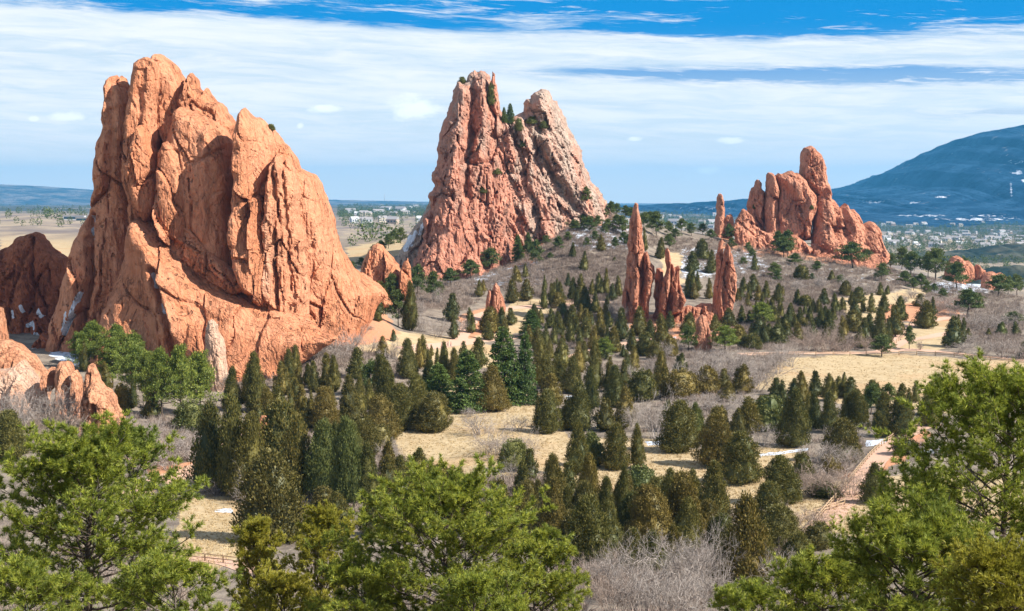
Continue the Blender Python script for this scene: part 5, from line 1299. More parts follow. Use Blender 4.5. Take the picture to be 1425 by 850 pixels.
rows.sort(key=lambda r: -(float(r[1]) - float(r[2])))
X, Y, Z = cast_near([float(r[0]) for r in rows], [float(r[1]) for r in rows])
items = []
for k, r in enumerate(rows):
    px, base, top, wd, form, tint = float(r[0]), float(r[1]), float(r[2]), float(r[3]), r[4], r[5]
    hgt = (base - top) * Y[k] / F_PX * 1.13; w_ = wd * Y[k] / F_PX * 1.36
    near = 1 if base - top > 44 else 0
    v = rnd.randrange(len(CROWNS[(form, tint, near)]))
    rz = rnd.random() * 6.28
    root = empty("juniper_tree", (X[k], Y[k], Z[k] - 0.1), rz)
    root.rotation_euler = (rnd.gauss(0, .035), rnd.gauss(0, .035), rz)
    sc = (w_ * rnd.uniform(.88, 1.12), w_ * rnd.uniform(.88, 1.12), hgt)
    link("crown", CROWNS[(form, tint, near)][v], (0, 0, 0), root, 0, sc)
    if base - top > 24:
        link("trunk", TRUNKS[form][v], (0, 0, 0), root, 0, (hgt * 0.9, hgt * 0.9, hgt))
    tag(root, "", "juniper", "junipers scattered over the valley")
    items.append((root, px, base, LOOK[form] + " " + TINT[tint]))
name_all(items, "juniper")
N_JUN = len(rows)
rows = parse(PN)
X, Y, Z = cast_near([float(r[0]) for r in rows], [float(r[1]) for r in rows])
items = []
for k, r in enumerate(rows):
    px, base, top, wd, kind = float(r[0]), float(r[1]), float(r[2]), float(r[3]), r[4]
    kk = 1.22 if kind == 'bright' else 1.0
    hgt = (base - top) * Y[k] / F_PX * 1.12 * kk; w_ = wd * Y[k] / F_PX * 1.42 * kk
    cm, tm = CONIFERS[kind][rnd.randrange(len(CONIFERS[kind]))]
    root = empty("fir_tree" if kind == 'fir' else "pine_tree", (X[k], Y[k], Z[k] - 0.1), rnd.random() * 6.28)
    link("crown", cm, (0, 0, 0), root, 0, (w_, w_, hgt))
    link("trunk", tm, (0, 0, 0), root, 0, (w_, w_, hgt))
    tag(root, "", "fir" if kind == 'fir' else "pine", "pines and firs of the valley and slopes")
    items.append((root, px, base, {'pine': 'dark open-crowned', 'bright': 'bright-green bushy', 'fir': 'tall layered deep-green'}[kind]))
name_all([i for i in items if i[0]['category'] == 'pine'], "pine")
name_all([i for i in items if i[0]['category'] == 'fir'], "fir")

# ------------------------------------------------------------------ bare shrubs that stand out one by one: column, foot row, top row, width, grey or brown
B = """
690 632 588 60 g;668 605 572 52 g;720 600 575 40 g;706 640 606 46 g;735 640 600 36 g;676 632 606 40 b;655 580 566 24 g;915 612 545 62 g;885 600 558 40 g;955 590 548 44 g;1000 575 545 50 g;1040 570 545 40 g;975 570 548 40 g;1030 590 560 34 g;1065 622 592 46 g;1085 615 588 34 g;1165 615 590 36 g;1190 612 590 36 g;1145 660 610 56 g;1180 655 618 44 g;1160 694 640 80 b;1185 690 650 60 b;1130 692 655 44 b;1302 632 605 44 g;1285 630 610 30 g;1320 628 610 30 g;1100 745 700 60 b;1130 740 700 50 b;
200 660 595 56 g;235 655 590 60 g;262 640 592 46 g;215 625 580 50 g;185 620 575 40 g;60 590 535 60 g;30 600 530 50 g;95 590 540 50 g;80 610 560 60 b;130 600 560 40 b;10 590 545 40 g;
350 700 650 40 g;300 690 660 36 g;540 640 608 30 g;500 700 655 40 b;520 690 650 40 b;545 690 645 30 b;720 670 640 50 g;690 672 648 40 g;660 668 648 36 g;
300 540 505 26 g;318 545 510 20 g;345 500 470 30 g;365 500 468 34 g;380 510 478 30 g;440 500 462 40 g;470 500 465 40 g;490 490 458 36 g;415 490 460 34 g;510 492 465 34 g;455 475 448 34 g;500 470 446 34 g;534 510 485 20 g;549 500 472 20 g;610 470 438 34 g;590 462 436 28 g;640 462 440 26 g;585 440 415 20 g;605 425 400 24 g;
960 545 500 50 g;990 530 488 50 g;1015 525 484 46 g;1040 525 484 46 g;1060 532 492 44 g;1080 520 484 40 g;1035 540 505 36 g;1055 545 510 40 g;975 510 485 30 g;1010 505 482 36 g;1090 500 474 34 g;1100 510 476 36 g;
1125 488 458 40 b;1150 490 458 40 b;1175 490 460 36 b;1138 478 450 30 b;1205 488 465 20 b;1165 478 455 26 b;1280 487 473 10 b;1335 490 475 30 g;1365 495 470 44 g;1395 498 470 44 g;1420 500 474 34 g;1350 484 462 26 g;1375 460 435 40 g;1400 452 428 40 g;1420 445 420 40 g;1350 455 430 40 g;1325 440 418 30 g;1312 430 410 30 g;
685 450 432 20 b;770 445 425 20 b;850 440 415 22 g;865 450 420 20 g;925 500 476 26 g;905 520 496 24 g;880 530 505 24 g;
1255 425 408 24 g;1270 415 400 22 g;1290 430 412 24 g;1205 410 392 26 g;1180 400 382 26 g;1140 400 382 26 g;1110 404 388 26 g
"""
rows = parse(B)
X, Y, Z = cast_near([float(r[0]) for r in rows], [float(r[1]) for r in rows])
items = []
def shrub(x, y, z, hgt, w_, big, brown, px, py):
    mlist = SHRUBS[big]
    me = mlist[2 * rnd.randrange(len(mlist) // 2) + (1 if brown else 0)]
    o = link("bare_shrub", me, (x, y, z), None, rnd.random() * 6.28, (w_, w_, hgt))
    tag(o, "", "shrub", "leafless shrubs in the valley")
    items.append((o, px, py, ("bare brown" if brown else "bare grey")))
for k, r in enumerate(rows):
    px, base, top, wd = map(float, r[:4])
    shrub(X[k], Y[k], Z[k], (base - top) * Y[k] / F_PX * 1.0, wd * Y[k] / F_PX * 0.95, 1 if wd > 28 else 0, r[4] == 'b', px, base)
# the big leafless thicket at the bottom of the picture, its stems hidden below the frame
for px, Yd, top, w_ in ((835, 150, 765, 6.5), (868, 140, 752, 7), (905, 146, 745, 7), (940, 138, 735, 7.5), (975, 150, 732, 7), (1000, 142, 745, 6), (890, 128, 790, 6), (930, 124, 785, 6), (960, 126, 800, 6), (990, 128, 790, 5.5), (850, 126, 800, 5), (1090, 140, 760, 5), (815, 160, 780, 5)):
    dx, dz = rays(px, top)
    x = float(dx) * Yd; z = float(ground(x, Yd))
    shrub(x, Yd, z, CAM_Z + float(dz) * Yd - z, w_ * 0.8, 1, rnd.random() < 0.35, px, 845)
name_all(items, "shrub")

# ------------------------------------------------------------------ scrub: the leafless ground cover nobody could count
def scrub():
    rng = np.random.default_rng(99)
    polys = [([(560, 440), (580, 385), (700, 372), (770, 330), (800, 300), (870, 300), (880, 340), (875, 430), (740, 430), (690, 395), (640, 432), (600, 430)], 3600),
             ([(880, 330), (1000, 335), (1100, 352), (1240, 375), (1420, 415), (1425, 500), (1330, 470), (1300, 430), (1200, 440), (1120, 480), (1030, 480), (1020, 400), (940, 360)], 4800),
             ([(310, 540), (330, 490), (400, 470), (450, 445), (540, 460), (500, 500), (420, 530)], 500), ([(140, 640), (170, 590), (230, 580), (280, 610), (240, 650)], 160), ([(920, 540), (960, 490), (1090, 480), (1100, 510), (1040, 550), (960, 590), (900, 610)], 420),
             ([(-10, 620), (0, 570), (120, 560), (150, 600), (100, 640)], 150), ([(900, 440), (1020, 440), (1040, 490), (900, 520)], 160), ([(1110, 620), (1240, 610), (1180, 700), (1100, 700)], 120), ([(480, 660), (560, 640), (720, 650), (860, 780), (1000, 850), (700, 760)], 420), ([(640, 660), (760, 660), (760, 690), (640, 680)], 80), ([(1425, 400), (1800, 430), (1800, 700), (1430, 610), (1430, 500)], 900), ([(-350, 540), (-10, 560), (0, 650), (-350, 700)], 350), ([(-400, 700), (200, 760), (700, 840), (1100, 850), (1800, 720), (1800, 1150), (-400, 1150)], 1100), ([(260, 600), (500, 590), (560, 640), (520, 720), (330, 700)], 260), ([(760, 690), (1100, 700), (1100, 840), (800, 840)], 360), ([(480, 480), (560, 500), (560, 600), (480, 600)], 160), ([(740, 430), (860, 430), (860, 500), (740, 490)], 260), ([(1120, 440), (1200, 470), (1200, 492), (1060, 490)], 120), ([(820, 500), (920, 500), (900, 560), (850, 560)], 80)]
    px, py = [], []
    for poly, n in polys:
        A = np.array(poly); lo, hi = A.min(0), A.max(0)
        got = 0
        while got < n:
            q = lo + rng.random((400, 2)) * (hi - lo)
            q = q[in_poly(q[:, 0], q[:, 1], poly)][:n - got]
            px += list(q[:, 0]); py += list(q[:, 1]); got += len(q)
    x, y, z = cast(px, py)
    x = x + rng.normal(size=len(x)) * 1.5; y = y + rng.normal(size=len(x)) * 2.5
    # keep the clumps off the open grass and the paths
    g, s, _ = masks(x, y, ground(x, y))
    ok = (g < 0.4) & (y < 900) & (y > 95)
    for p, wd in PATHS:
        ax, ay, _z = cast([q[0] for q in p], [q[1] for q in p])
        d, _, _ = seg_dist(x, y, list(zip(ax, ay)))
        ok &= d > wd / 2 + 1.0
    x, y = x[ok], y[ok]; z = ground(x, y)
    n = len(x); m = 72
    H_ = 1.3 + 2.0 * rng.random(n); R_ = 1.2 + 1.6 * rng.random(n)
    an = rng.random((n, m)) * 6.283; rr_ = rng.random((n, m)) ** 0.6
    O = np.stack([x[:, None] + R_[:, None] * 0.75 * rr_ * np.cos(an), y[:, None] + R_[:, None] * 0.75 * rr_ * np.sin(an), z[:, None] + H_[:, None] * 0.35 * rng.random((n, m)) * (1 - 0.5 * rr_)], -1)
    D = np.stack([np.cos(an) * rr_ * 0.55, np.sin(an) * rr_ * 0.55, 0.9 + 0 * an], -1) + rng.normal(size=(n, m, 3)) * 0.32
    D = unit(D) * (H_[:, None, None] * (0.35 + 0.40 * rng.random((n, m, 1)))) * (1 - 0.35 * rr_[..., None])
    S = unit(np.cross(D, rng.normal(size=D.shape))) * 0.045
    v = np.stack([O - S, O + S, O + D], 2).reshape(-1, 3)
    f = np.arange(n * m * 3).reshape(-1, 3)
    o = link("scrub", new_mesh("scrub", v, f, [M_TWIGS], False))
    o['kind'] = 'stuff'
    tag(o, "grey-brown leafless scrub oak covering the slopes between the trees", "scrub")
def scrub_material():
    m, t = mat("scrub_twigs")
    P = t.node('ShaderNodeNewGeometry')
    n = t.noise(t.scale(P.outputs['Position'], (0.12, 0.12, 0.12)), 1.0, 3, 0.6)
    c = t.mix(t.step(n, 0.35, 0.65), (0.25, 0.195, 0.160), (0.38, 0.31, 0.26))
    c = t.mix(t.mul(P.outputs['Random Per Island'], 0.5), c, (0.20, 0.14, 0.105))
    finish(t, c, 0.95, None, 0.1, 0.05)
    return m
M_TWIGS = scrub_material()
scrub()

# ------------------------------------------------------------------ dry grass tufts on the nearer meadows
def tufts():
    rng = np.random.default_rng(5)
    px, py = [], []
    for poly, n in ((MEADOWS[0], 5200), (MEADOWS[3], 900), (MEADOWS[6], 1500), (MEADOWS[9], 900), (MEADOWS[1], 2600), (MEADOWS[4], 1000)):
        A = np.array(poly); lo, hi = A.min(0), A.max(0)
        q = lo + rng.random((n * 2, 2)) * (hi - lo)
        q = q[in_poly(q[:, 0], q[:, 1], poly)][:n]
        px += list(q[:, 0]); py += list(q[:, 1])
    x, y, z = cast(px, py)
    x += rng.normal(size=len(x)); y += rng.normal(size=len(x)) * 2
    z = ground(x, y)
    n, m = len(x), 9
    O = np.stack([x, y, z], -1)[:, None] + rng.normal(size=(n, m, 3)) * [0.16, 0.16, 0]
    D = unit(rng.normal(size=(n, m, 3)) * 0.6 + [0, 0, 1]) * (0.15 + 0.25 * rng.random((n, m, 1)))
    S = unit(np.cross(D, rng.normal(size=D.shape))) * 0.045
    v = np.stack([O - S, O + S, O + D], 2).reshape(-1, 3)
    m_, t = mat("dry_grass")
    isl = t.node('ShaderNodeNewGeometry').outputs['Random Per Island']
    finish(t, t.mix(isl, (0.33, 0.235, 0.115), (0.56, 0.43, 0.25)), 0.9, None, 0.1, 0.05)
    o = link("grass", new_mesh("grass", v, np.arange(n * m * 3).reshape(-1, 3), [m_], False))
    o['kind'] = 'stuff'
    tag(o, "short dry straw-coloured grass tufts over the valley meadows", "grass")
tufts()

# ------------------------------------------------------------------ the near trees on the viewpoint's own slope
def near(seed, px, top, Yd, R, n_limb, leaf, label, cat="pine", name="pine_tree", tl=0.16, tw=0.011, tn=13, H=None, **kw):
    dx, dz = rays(px, top)
    x = float(dx) * Yd; z = float(ground(x, Yd))
    hgt = CAM_Z + float(dz) * Yd - z
    root = empty(name, (x, Yd, z), 0)
    for nm, me in near_tree(seed, hgt, R, n_limb, leaf, tl * 0.84, tw * 0.74, int(tn * 1.4), name=name, **kw):
        link(nm, me, (0, 0, 0), root)
    tag(root, label, cat, "near trees on the viewpoint slope")
    return root
near(101, 122, 586, 52, 4.2, 66, M_PINEF, "large spreading bright-green pine filling the bottom left corner", twigs=7, subs=9, dead=9, tl=0.24, tw=0.022, tn=13, trunk_r=0.20, low=0.22)
near(102, 178, 594, 61, 2.3, 34, M_PINEB, "shadier dark-green pine just behind the large bottom left pine", twigs=5, subs=8, dead=0, tl=0.24, tw=0.024, tn=11, trunk_r=0.13)
near(103, 245, 770, 44, 1.9, 24, M_PINEF, "low bushy pine beside the rail fence at bottom left", twigs=6, subs=7, dead=2, tl=0.2, tw=0.018, trunk_r=0.08, low=0.08)
near(104, 30, 782, 42, 2.0, 24, M_PINEF, "low pine with dark limbs in the very bottom left corner", twigs=6, subs=7, dead=4, tl=0.2, tw=0.018, trunk_r=0.09, low=0.08)
near(105, 352, 722, 78, 2.1, 40, M_YEL, "yellow-green bushy juniper with a pale forked trunk at bottom", "juniper", "juniper_tree", twigs=7, subs=8, dead=4, tl=0.22, tw=0.026, tn=12, bush=True, trunk_r=0.13, low=0.1, spread=0.6)
near(106, 448, 704, 76, 2.9, 52, M_YEL, "broad yellow-green juniper left of the centre pine", "juniper", "juniper_tree", twigs=7, subs=8, dead=5, tl=0.22, tw=0.026, tn=12, bush=True, trunk_r=0.15, low=0.1, spread=0.6)
near(107, 395, 790, 66, 2.4, 34, M_YEL, "low yellow-green juniper at the bottom edge left of centre", "juniper", "juniper_tree", twigs=7, subs=8, dead=3, tl=0.2, tw=0.024, tn=11, bush=True, trunk_r=0.1, low=0.06, spread=0.6)
near(108, 612, 646, 60, 4.7, 76, M_PINEF, "wide bright-green pine with bleached twigs at bottom centre", twigs=7, subs=9, dead=16, tl=0.25, tw=0.024, tn=13, trunk_r=0.18, low=0.16)
near(109, 742, 738, 63, 2.7, 44, M_PINEF, "smaller bright-green pine at the right of the wide centre pine", twigs=6, subs=8, dead=5, tl=0.24, tw=0.024, tn=12, trunk_r=0.12, low=0.14)
near(110, 505, 765, 58, 2.3, 34, M_PINEF, "bushy green pine tucked under the wide centre pine's left side", twigs=6, subs=8, dead=4, tl=0.24, tw=0.024, tn=12, trunk_r=0.11, low=0.10)
near(111, 1400, 508, 30, 2.75, 54, M_PINEF, "tall bright-tipped pine reaching in from the right edge", twigs=8, subs=10, dead=6, tl=0.15, tw=0.012, tn=16, trunk_r=0.13, low=0.20, flat=0.4)
near(112, 1275, 692, 25, 1.5, 38, M_PINEF, "low spreading pine at bottom right before the fenced path", twigs=8, subs=9, dead=6, tl=0.13, tw=0.010, tn=16, trunk_r=0.09, low=0.10)
near(113, 1140, 765, 37, 1.55, 30, M_PINEF, "bright low pine at the bottom right of the bare thicket", twigs=7, subs=8, dead=4, tl=0.17, tw=0.015, tn=14, trunk_r=0.09, low=0.06)
near(114, 1385, 745, 20, 1.1, 30, M_YEL, "olive juniper bush in the bottom right corner", "juniper", "juniper_tree", twigs=8, subs=8, dead=4, tl=0.09, tw=0.009, tn=14, bush=True, trunk_r=0.05, low=0.05, spread=0.6)
near(115, 1040, 810, 44, 1.3, 22, M_PINEF, "smallest bright pine below the tall brown juniper at bottom", twigs=6, subs=7, dead=1, tl=0.19, tw=0.018, tn=12, trunk_r=0.06, low=0.05)
near(116, 660, 800, 50, 1.8, 26, M_PINEF, "low green pine at bottom edge right of centre", twigs=6, subs=8, dead=3, tl=0.22, tw=0.020, tn=12, trunk_r=0.09, low=0.08)
# ------------------------------------------------------------------ split-rail fences along the paths
def wood_material():
    m, t = mat("fence_wood")
    P = t.node('ShaderNodeTexCoord').outputs['Object']
    n = t.noise(t.scale(P, (3, 3, 18)), 1.0, 4, 0.6)
    finish(t, t.mix(n, (0.30, 0.20, 0.12), (0.52, 0.38, 0.25)), 0.9, n, 0.01, 0.1)
    return m
M_WOOD = wood_material()
def fence(pixels, label, gap=3.0, hgt=1.15, thick=0.16, rails=(0.50, 0.95)):
    x, y, z = cast([p[0] for p in pixels], [p[1] for p in pixels])
    L = resample(smooth_line(np.stack([x, y], 1), 2), gap)
    if len(L) > 45:
        L = resample(L, gap * len(L) / 45.0)
    Zg = ground(L[:, 0], L[:, 1])
    root = empty("rail_fence", (L[0][0], L[0][1], Zg[0]))
    o = np.array([L[0][0], L[0][1], Zg[0]])
    rng = random.Random(len(L))
    for i in range(len(L)):
        s = Soup()
        c = np.array([L[i][0], L[i][1], Zg[i]]) - o
        s.tube([c + (0, 0, -0.3), c + (0, 0, hgt * 0.6), c + (rng.uniform(-.03, .03), 0, hgt)], [thick * .6, thick * .58, thick * .5], 6)
        link("post", s.mesh("fence_post", [M_WOOD]), (0, 0, 0), root)
    for h in rails:
        s = Soup()
        for i in range(len(L) - 1):
            a = np.array([L[i][0], L[i][1], Zg[i] + h]) - o; b = np.array([L[i + 1][0], L[i + 1][1], Zg[i + 1] + h]) - o
            d = (b - a) * 0.02
            s.tube([a - d, (a + b) / 2 + (0, 0, rng.uniform(-.04, .02)), b + d], [thick * .36, thick * .42, thick * .36], 5)
        link("rail", s.mesh("fence_rails", [M_WOOD]), (0, 0, 0), root)
    return tag(root, label, "fence", "wooden rail fences along the trails")
fence([(1128, 735), (1168, 690), (1194, 655), (1212, 633), (1238, 612), (1262, 598), (1282, 592)], "wooden rail fence curving along the pink path at right", 2.6, 1.2, 0.2)
fence([(1040, 497), (1110, 495), (1180, 495), (1240, 494), (1300, 494), (1360, 500), (1430, 507)], "long low rail fence along the far side of right meadow", 5.5, 1.5, 0.24, (0.55, 1.1))
fence([(228, 668), (248, 661), (268, 655), (276, 653)], "short rail fence before the dark junipers at left", 2.4, 1.2, 0.2)
fence([(236, 680), (256, 674), (278, 668), (300, 664)], "nearer short rail fence in the dark junipers' shade", 2.4, 1.2, 0.2)
fence([(262, 778), (285, 781), (308, 783), (334, 786)], "rail fence between the two bottom left trees", 2.4, 1.25, 0.17)
fence([(1236, 484), (1250, 476), (1262, 462), (1266, 452)], "rail fence climbing beside the trail fork", 4.0, 1.3, 0.22, (0.5, 1.0))
fence([(1060, 740), (1110, 726), (1150, 712), (1175, 703)], "rail fence crossing the near grass by bare shrubs", 2.6, 1.2, 0.18)
fence([(720, 424), (760, 423), (800, 421), (830, 420)], "rail fence in mid valley above the grove", 4.5, 1.4, 0.22, (0.55, 1.05))

# ------------------------------------------------------------------ walkers on the mid-valley path
def cloth_mat(name, c):
    m, t = mat(name)
    P = t.node('ShaderNodeTexCoord').outputs['Object']
    n = t.noise(P, 9.0, 3, 0.5)
    finish(t, t.mix(n, tuple(v * 0.75 for v in c), c), 0.85, None, 0.1, 0.2)
    return m
M_SKIN = cloth_mat("skin", (0.48, 0.29, 0.20)); M_HAIR = cloth_mat("hair", (0.05, 0.035, 0.025))
def person(px, py, label, top, legs, turn, stride):
    x, y, z = cast([px], [py])
    root = empty("person", (x[0], y[0], z[0]), turn)
    J_ = [((0, 0, 0.96), .13), ((0, 0, 1.18), .12), ((0, 0, 1.40), .14), ((0, 0, 1.50), .058), ((0, 0.01, 1.62), .095), ((0, 0.01, 1.70), .085),
          ((-.10, 0, .90), .10), ((-.11, stride * .5 + .03, .50), .065), ((-.11, stride - .06, .08), .045), ((-.11, stride + .08, .035), .04),
          ((.10, 0, .90), .10), ((.11, -stride * .4 + .05, .50), .065), ((.11, -stride - .06, .08), .045), ((.11, -stride + .08, .035), .04),
          ((-.20, 0, 1.40), .065), ((-.25, -.06, 1.14), .048), ((-.24, .10, .93), .036), ((-.24, .16, .86), .030),
          ((.20, 0, 1.40), .065), ((.25, .02, 1.14), .048), ((.24, .18, .95), .036), ((.24, .23, .90), .030)]
    E = [(0, 1), (1, 2), (2, 3), (3, 4), (4, 5), (0, 6), (6, 7), (7, 8), (8, 9), (0, 10), (10, 11), (11, 12), (12, 13), (2, 14), (14, 15), (15, 16), (16, 17), (2, 18), (18, 19), (19, 20), (20, 21)]
    me = bpy.data.meshes.new("person_body")
    me.from_pydata([j[0] for j in J_], E, [])
    o = link("body", me, (0, 0, 0), root)
    sk = o.modifiers.new("skin", 'SKIN'); sk.use_smooth_shade = True
    for i, j in enumerate(J_):
        me.skin_vertices[0].data[i].radius = (j[1], j[1] * 0.85)
    me.skin_vertices[0].data[0].use_root = True
    o.modifiers.new("sub", 'SUBSURF').levels = 1
    dg = bpy.context.evaluated_depsgraph_get()
    em = bpy.data.meshes.new_from_object(o.evaluated_get(dg))
    o.modifiers.clear()
    o.data = em
    for m in (M_SKIN, top, legs):
        em.materials.append(m)
    for p in em.polygons:
        c = p.center
        p.material_index = 0 if c.z > 1.46 or (abs(c.x) > .2 and c.z < 1.0) else 1 if c.z > 0.94 else 2
        p.use_smooth = True
    a = np.linspace(0, 6.283, 12, endpoint=False)
    v, fc = [], []
    for k, (rr_, zz) in enumerate(((.100, 1.62), (.108, 1.68), (.100, 1.74), (.060, 1.785), (.01, 1.80))):
        for q in a:
            v.append((rr_ * math.cos(q), -0.015 + rr_ * math.sin(q), zz - (0.04 * math.sin(q) if k < 2 else 0)))
    for k in range(4):
        for q in range(12):
            fc.append((k * 12 + q, k * 12 + (q + 1) % 12, (k + 1) * 12 + (q + 1) % 12, (k + 1) * 12 + q))
    link("hair", new_mesh("person_hair", np.array(v), np.array(fc), [M_HAIR]), (0, 0, 0), root)
    return tag(root, label, "person")
person(623.5, 482, "left walker in a dark jacket on the mid valley path", cloth_mat("dark_jacket", (0.05, 0.05, 0.07)), cloth_mat("dark_trousers", (0.04, 0.045, 0.06)), 1.2, .22)
person(627.5, 483, "right walker in a red-brown top on the mid valley path", cloth_mat("rust_top", (0.30, 0.09, 0.06)), cloth_mat("blue_jeans", (0.06, 0.08, 0.14)), 1.4, .20)
person(661, 461, "lone standing walker by a small juniper on the path", cloth_mat("grey_jacket", (0.10, 0.10, 0.12)), cloth_mat("black_trousers", (0.03, 0.03, 0.035)), 0.4, .05)

# ------------------------------------------------------------------ far town: houses, a tower block, a mast, belts of trees
def paint(name, c):
    m, t = mat(name)
    P = t.node('ShaderNodeTexCoord').outputs['Object']
    n = t.noise(P, 0.4, 3, 0.6)
    finish(t, t.mix(t.mul(n, 0.4), c, tuple(v * 0.6 for v in c)), 0.7, None, 0.1, 0.2)
    return m
M_WHITE, M_CREAM, M_TAN, M_ROOF, M_GLASS = paint("white_wall", (0.60, 0.61, 0.62)), paint("cream_wall", (0.62, 0.54, 0.44)), paint("tan_wall", (0.42, 0.32, 0.25)), paint("grey_roof", (0.30, 0.28, 0.28)), paint("dark_glass", (0.03, 0.06, 0.09))
def house_mesh(wl, dp, ht, wall, roof):
    s = Soup()
    s.box((0, 0, ht / 2 - 1), (wl, dp, ht + 2), 0)
    e = 0.4; r = ht + dp * 0.30
    v = np.array([(-wl / 2 - e, -dp / 2 - e, ht), (wl / 2 + e, -dp / 2 - e, ht), (wl / 2 + e, dp / 2 + e, ht), (-wl / 2 - e, dp / 2 + e, ht), (-wl / 2, 0, r), (wl / 2, 0, r)])
    s.add(v, np.array([(0, 1, 5, 4), (2, 3, 4, 5), (3, 0, 4, 4), (1, 2, 5, 5), (0, 3, 2, 1)]), 1)
    for k in (-0.3, 0.0, 0.3):
        s.box((k * wl, -dp / 2 - 0.05, ht * 0.55), (wl * 0.14, 0.2, ht * 0.34), 2)
    return s.mesh("town_house", [wall, roof, M_GLASS], False)
HOUSES = [house_mesh(16, 11, 6, M_WHITE, M_ROOF), house_mesh(22, 12, 6.5, M_CREAM, M_ROOF), house_mesh(14, 10, 5.5, M_WHITE, M_WHITE), house_mesh(18, 12, 7, M_TAN, M_ROOF), house_mesh(34, 18, 8, M_WHITE, M_ROOF)]
rh = random.Random(21)
def town(n, x0, y0, x1, y1, place, sc):
    pts = [(rh.uniform(x0, x1), rh.uniform(y0, y1)) for _ in range(n)]
    X, Y, Z = cast([p[0] for p in pts], [p[1] for p in pts])
    for k in range(n):
        if Y[k] < 1600:
            continue
        q = rh.randrange(5)
        o = link("town_house", HOUSES[q], (X[k], Y[k], Z[k]), None, rh.uniform(-.6, .6), (sc * rh.uniform(.55, 1.0),) * 2 + (sc * rh.uniform(.8, 1.1),))
        tag(o, "%s far-off house %s" % (("small white", "wide cream", "white-roofed", "tan grey-roofed", "long white")[q], place), "house", "far houses " + place)
town(85, 1232, 322, 1425, 345, "on the plain below the mountain", 0.75)
town(26, 1190, 300, 1425, 318, "in woods at the mountain's foot", 1.3)
town(22, 0, 262, 128, 286, "on the plain left of the giant fin", 1.8)
town(26, 478, 284, 585, 312, "on the plain between fin and massif", 1.3)
town(24, 890, 292, 1000, 318, "on the plain left of the crag", 1.2)
def block(px, py, wl, dp, ht, label, name, wall):
    x, y, z = cast([px], [py])
    root = empty(name, (x[0], y[0], z[0]), 0.1)
    s = Soup(); s.box((0, 0, ht / 2), (wl, dp, ht)); link("wall", s.mesh("block_wall", [wall], False), (0, 0, 0), root)
    s = Soup(); s.box((0, 0, ht + 0.5), (wl + 1, dp + 1, 1.0)); link("roof", s.mesh("block_roof", [M_ROOF], False), (0, 0, 0), root)
    nrow = max(1, int(ht / 3.6))
    for i in range(nrow):
        s = Soup(); s.box((0, -dp / 2 - 0.15, (i + 0.55) * ht / nrow), (wl * 0.92, 0.4, ht / nrow * 0.5)); link("window", s.mesh("block_windows", [M_GLASS], False), (0, 0, 0), root)
    return tag(root, label, "building")
block(58, 276, 70, 40, 48, "dark glass tower block on the far plain at left", "tower_block", M_GLASS)
block(104, 306, 30, 14, 6, "long low white building among trees left of the fin", "long_building", M_WHITE)
block(118, 308, 22, 12, 5, "smaller white building beside the long low one", "long_building", M_CREAM)
def mast(px, py, top):
    x, y, z = cast([px], [py])
    h = (py - top) / F_PX * y[0]
    s = Soup(); s.tube([(0, 0, 0), (0, 0, h)], [5, 3.0], 6)
    root = link("radio_mast", s.mesh("radio_mast", [M_TAN]), (x[0], y[0], z[0]))
    tag(root, "thin tall mast on the horizon between fin and massif", "mast")
mast(535, 284, 270)
def belts():
    rng = np.random.default_rng(17)
    px, py, sz = [], [], []
    for x0, y0, x1, y1, n, s_ in ((-10, 286, 130, 304, 70, 1.25), (-10, 262, 132, 286, 360, 1.3), (-10, 304, 125, 316, 12, 1.0), (470, 283, 600, 302, 700, 1.2), (470, 300, 590, 322, 60, 1.1), (886, 288, 1010, 318, 600, 1.1), (1185, 300, 1430, 322, 900, 1.1), (1230, 322, 1430, 348, 620, 0.85), (1235, 350, 1430, 368, 260, 0.8), (1330, 374, 1430, 395, 90, 0.8), (480, 330, 560, 342, 9, 1.0)):
        k = rng.random(n)
        px += list(x0 + rng.random(n) * (x1 - x0)); py += list(y0 + k * (y1 - y0)); sz += [s_] * n
    x, y, z = cast(px, py)
    ok = (y > 850); x, y, z, sz = x[ok], y[ok], z[ok], np.array(sz)[ok]
    n, m = len(x), 64
    H_ = (6 + 7 * rng.random(n)) * sz; R_ = H_ * (0.36 + 0.25 * rng.random(n))
    t = rng.random((n, m)); an = rng.random((n, m)) * 6.283
    r = R_[:, None] * np.sqrt(np.clip(1 - (2 * t - 0.9) ** 2, 0.05, 1)) * (0.6 + 0.4 * rng.random((n, m)))
    C = np.stack([x[:, None] + r * np.cos(an), y[:, None] + r * np.sin(an), z[:, None] + t * H_[:, None]], -1)
    A = unit(rng.normal(size=(n, m, 3))) * (H_ * 0.15)[:, None, None]; Bv = unit(np.cross(A, rng.normal(size=A.shape))) * (H_ * 0.14)[:, None, None]
    v = np.stack([C - A * .5 - Bv * .4, C + A * .6 - Bv * .2, C + Bv * .7], 2).reshape(-1, 3)
    o = link("distant_trees", new_mesh("distant_trees", v, np.arange(n * m * 3).reshape(-1, 3), [M_PINE], False))
    o['kind'] = 'stuff'
    tag(o, "belts of small dark trees scattered over the far plains", "trees")
belts()

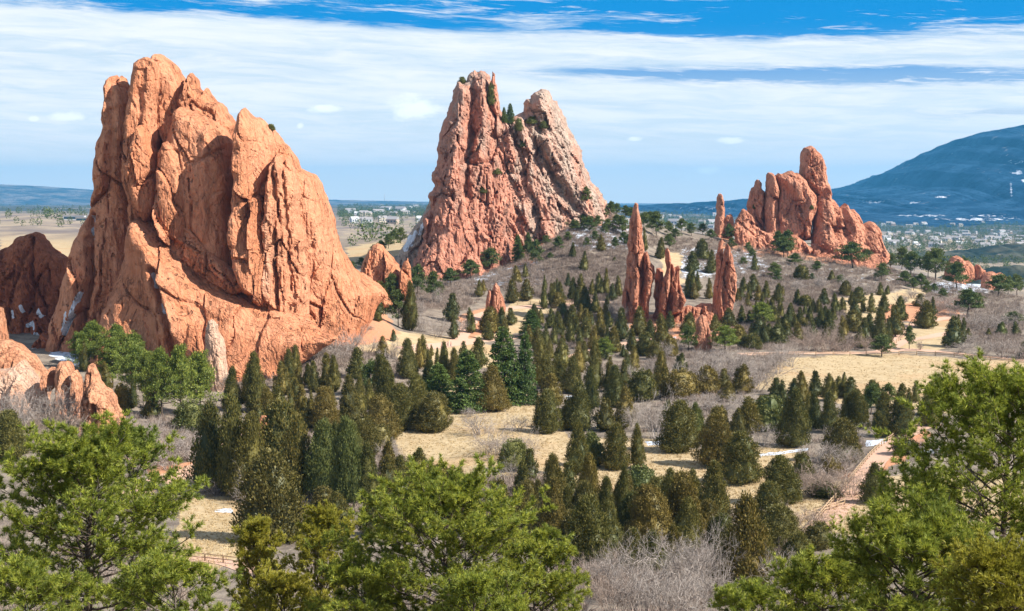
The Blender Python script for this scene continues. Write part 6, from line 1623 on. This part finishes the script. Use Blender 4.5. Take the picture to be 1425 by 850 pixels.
# ------------------------------------------------------------------ trees and bushes rooted on the rocks themselves
bpy.context.view_layer.update()
_dg = bpy.context.evaluated_depsgraph_get()
def on_rock(px, py, top, wd, kind, label):
    dx, dz = rays(px, py)
    hit, p, nrm, _i, ob, _m = SC.ray_cast(_dg, Vector((0, 0, CAM_Z)), Vector((float(dx), 1.0, float(dz))).normalized())
    if not hit or not ob.name.startswith("sandstone"):
        return
    h = (py - top) / F_PX * p.y; w_ = wd / F_PX * p.y * 1.2
    root = empty("pine_tree" if kind != 'bush' else "juniper_bush", (p.x, p.y + 0.4, p.z - 0.3), px)
    if kind == 'bush':
        link("crown", CROWNS[('round', 'g', 0)][0], (0, 0, 0), root, 0, (w_ * 1.1, w_ * 1.1, h * 0.9))
    else:
        cm, tm = CONIFERS['fir' if kind == 'fir' else 'pine'][1]
        link("crown", cm, (0, 0, 0), root, 0, (w_, w_, h)); link("trunk", tm, (0, 0, 0), root, 0, (w_, w_, h))
    tag(root, label, "pine" if kind != 'bush' else "bush", "plants growing on the rocks")
for a in ((643, 116, 105, 10, 'bush', "bush on the left shoulder of massif's higher peak"), (684, 146, 112, 10, 'bush', "dark greenery in the cleft beside massif's top needle"), (710, 172, 143, 12, 'fir', "small fir in the notch between the massif's peaks"),
          (702, 170, 148, 8, 'fir', "thin fir left in the massif's notch"), (722, 182, 162, 10, 'bush', "bush just right of the massif's notch"), (727, 204, 186, 8, 'bush', "small bush under the massif's lower peak"), (740, 172, 160, 12, 'bush', "bush on a ledge of the massif's lower peak"),
          (756, 178, 166, 10, 'bush', "dark bush on the lower peak's right ledge"), (690, 242, 232, 14, 'bush', "scrubby bush on massif's mid ledge"), (672, 268, 258, 10, 'bush', "bush over the massif's red lower face"),
          (797, 282, 252, 18, 'pine', "open pine on the rock ledge at massif's right"), (815, 285, 262, 14, 'pine', "second pine right of the massif's ledge pine"), (377, 180, 170, 9, 'bush', "bush on the right crest of giant fin"), (396, 192, 184, 6, 'bush', "smaller bush lower on the giant fin's crest"),
          (1050, 290, 283, 5, 'bush', "tiny bush in the rose crag's crack"), (1130, 290, 284, 5, 'bush', "tiny bush low on the crag's right cleft"), (352, 490, 476, 14, 'bush', "bush on the ledge at the giant fin's foot")):
    on_rock(*a)
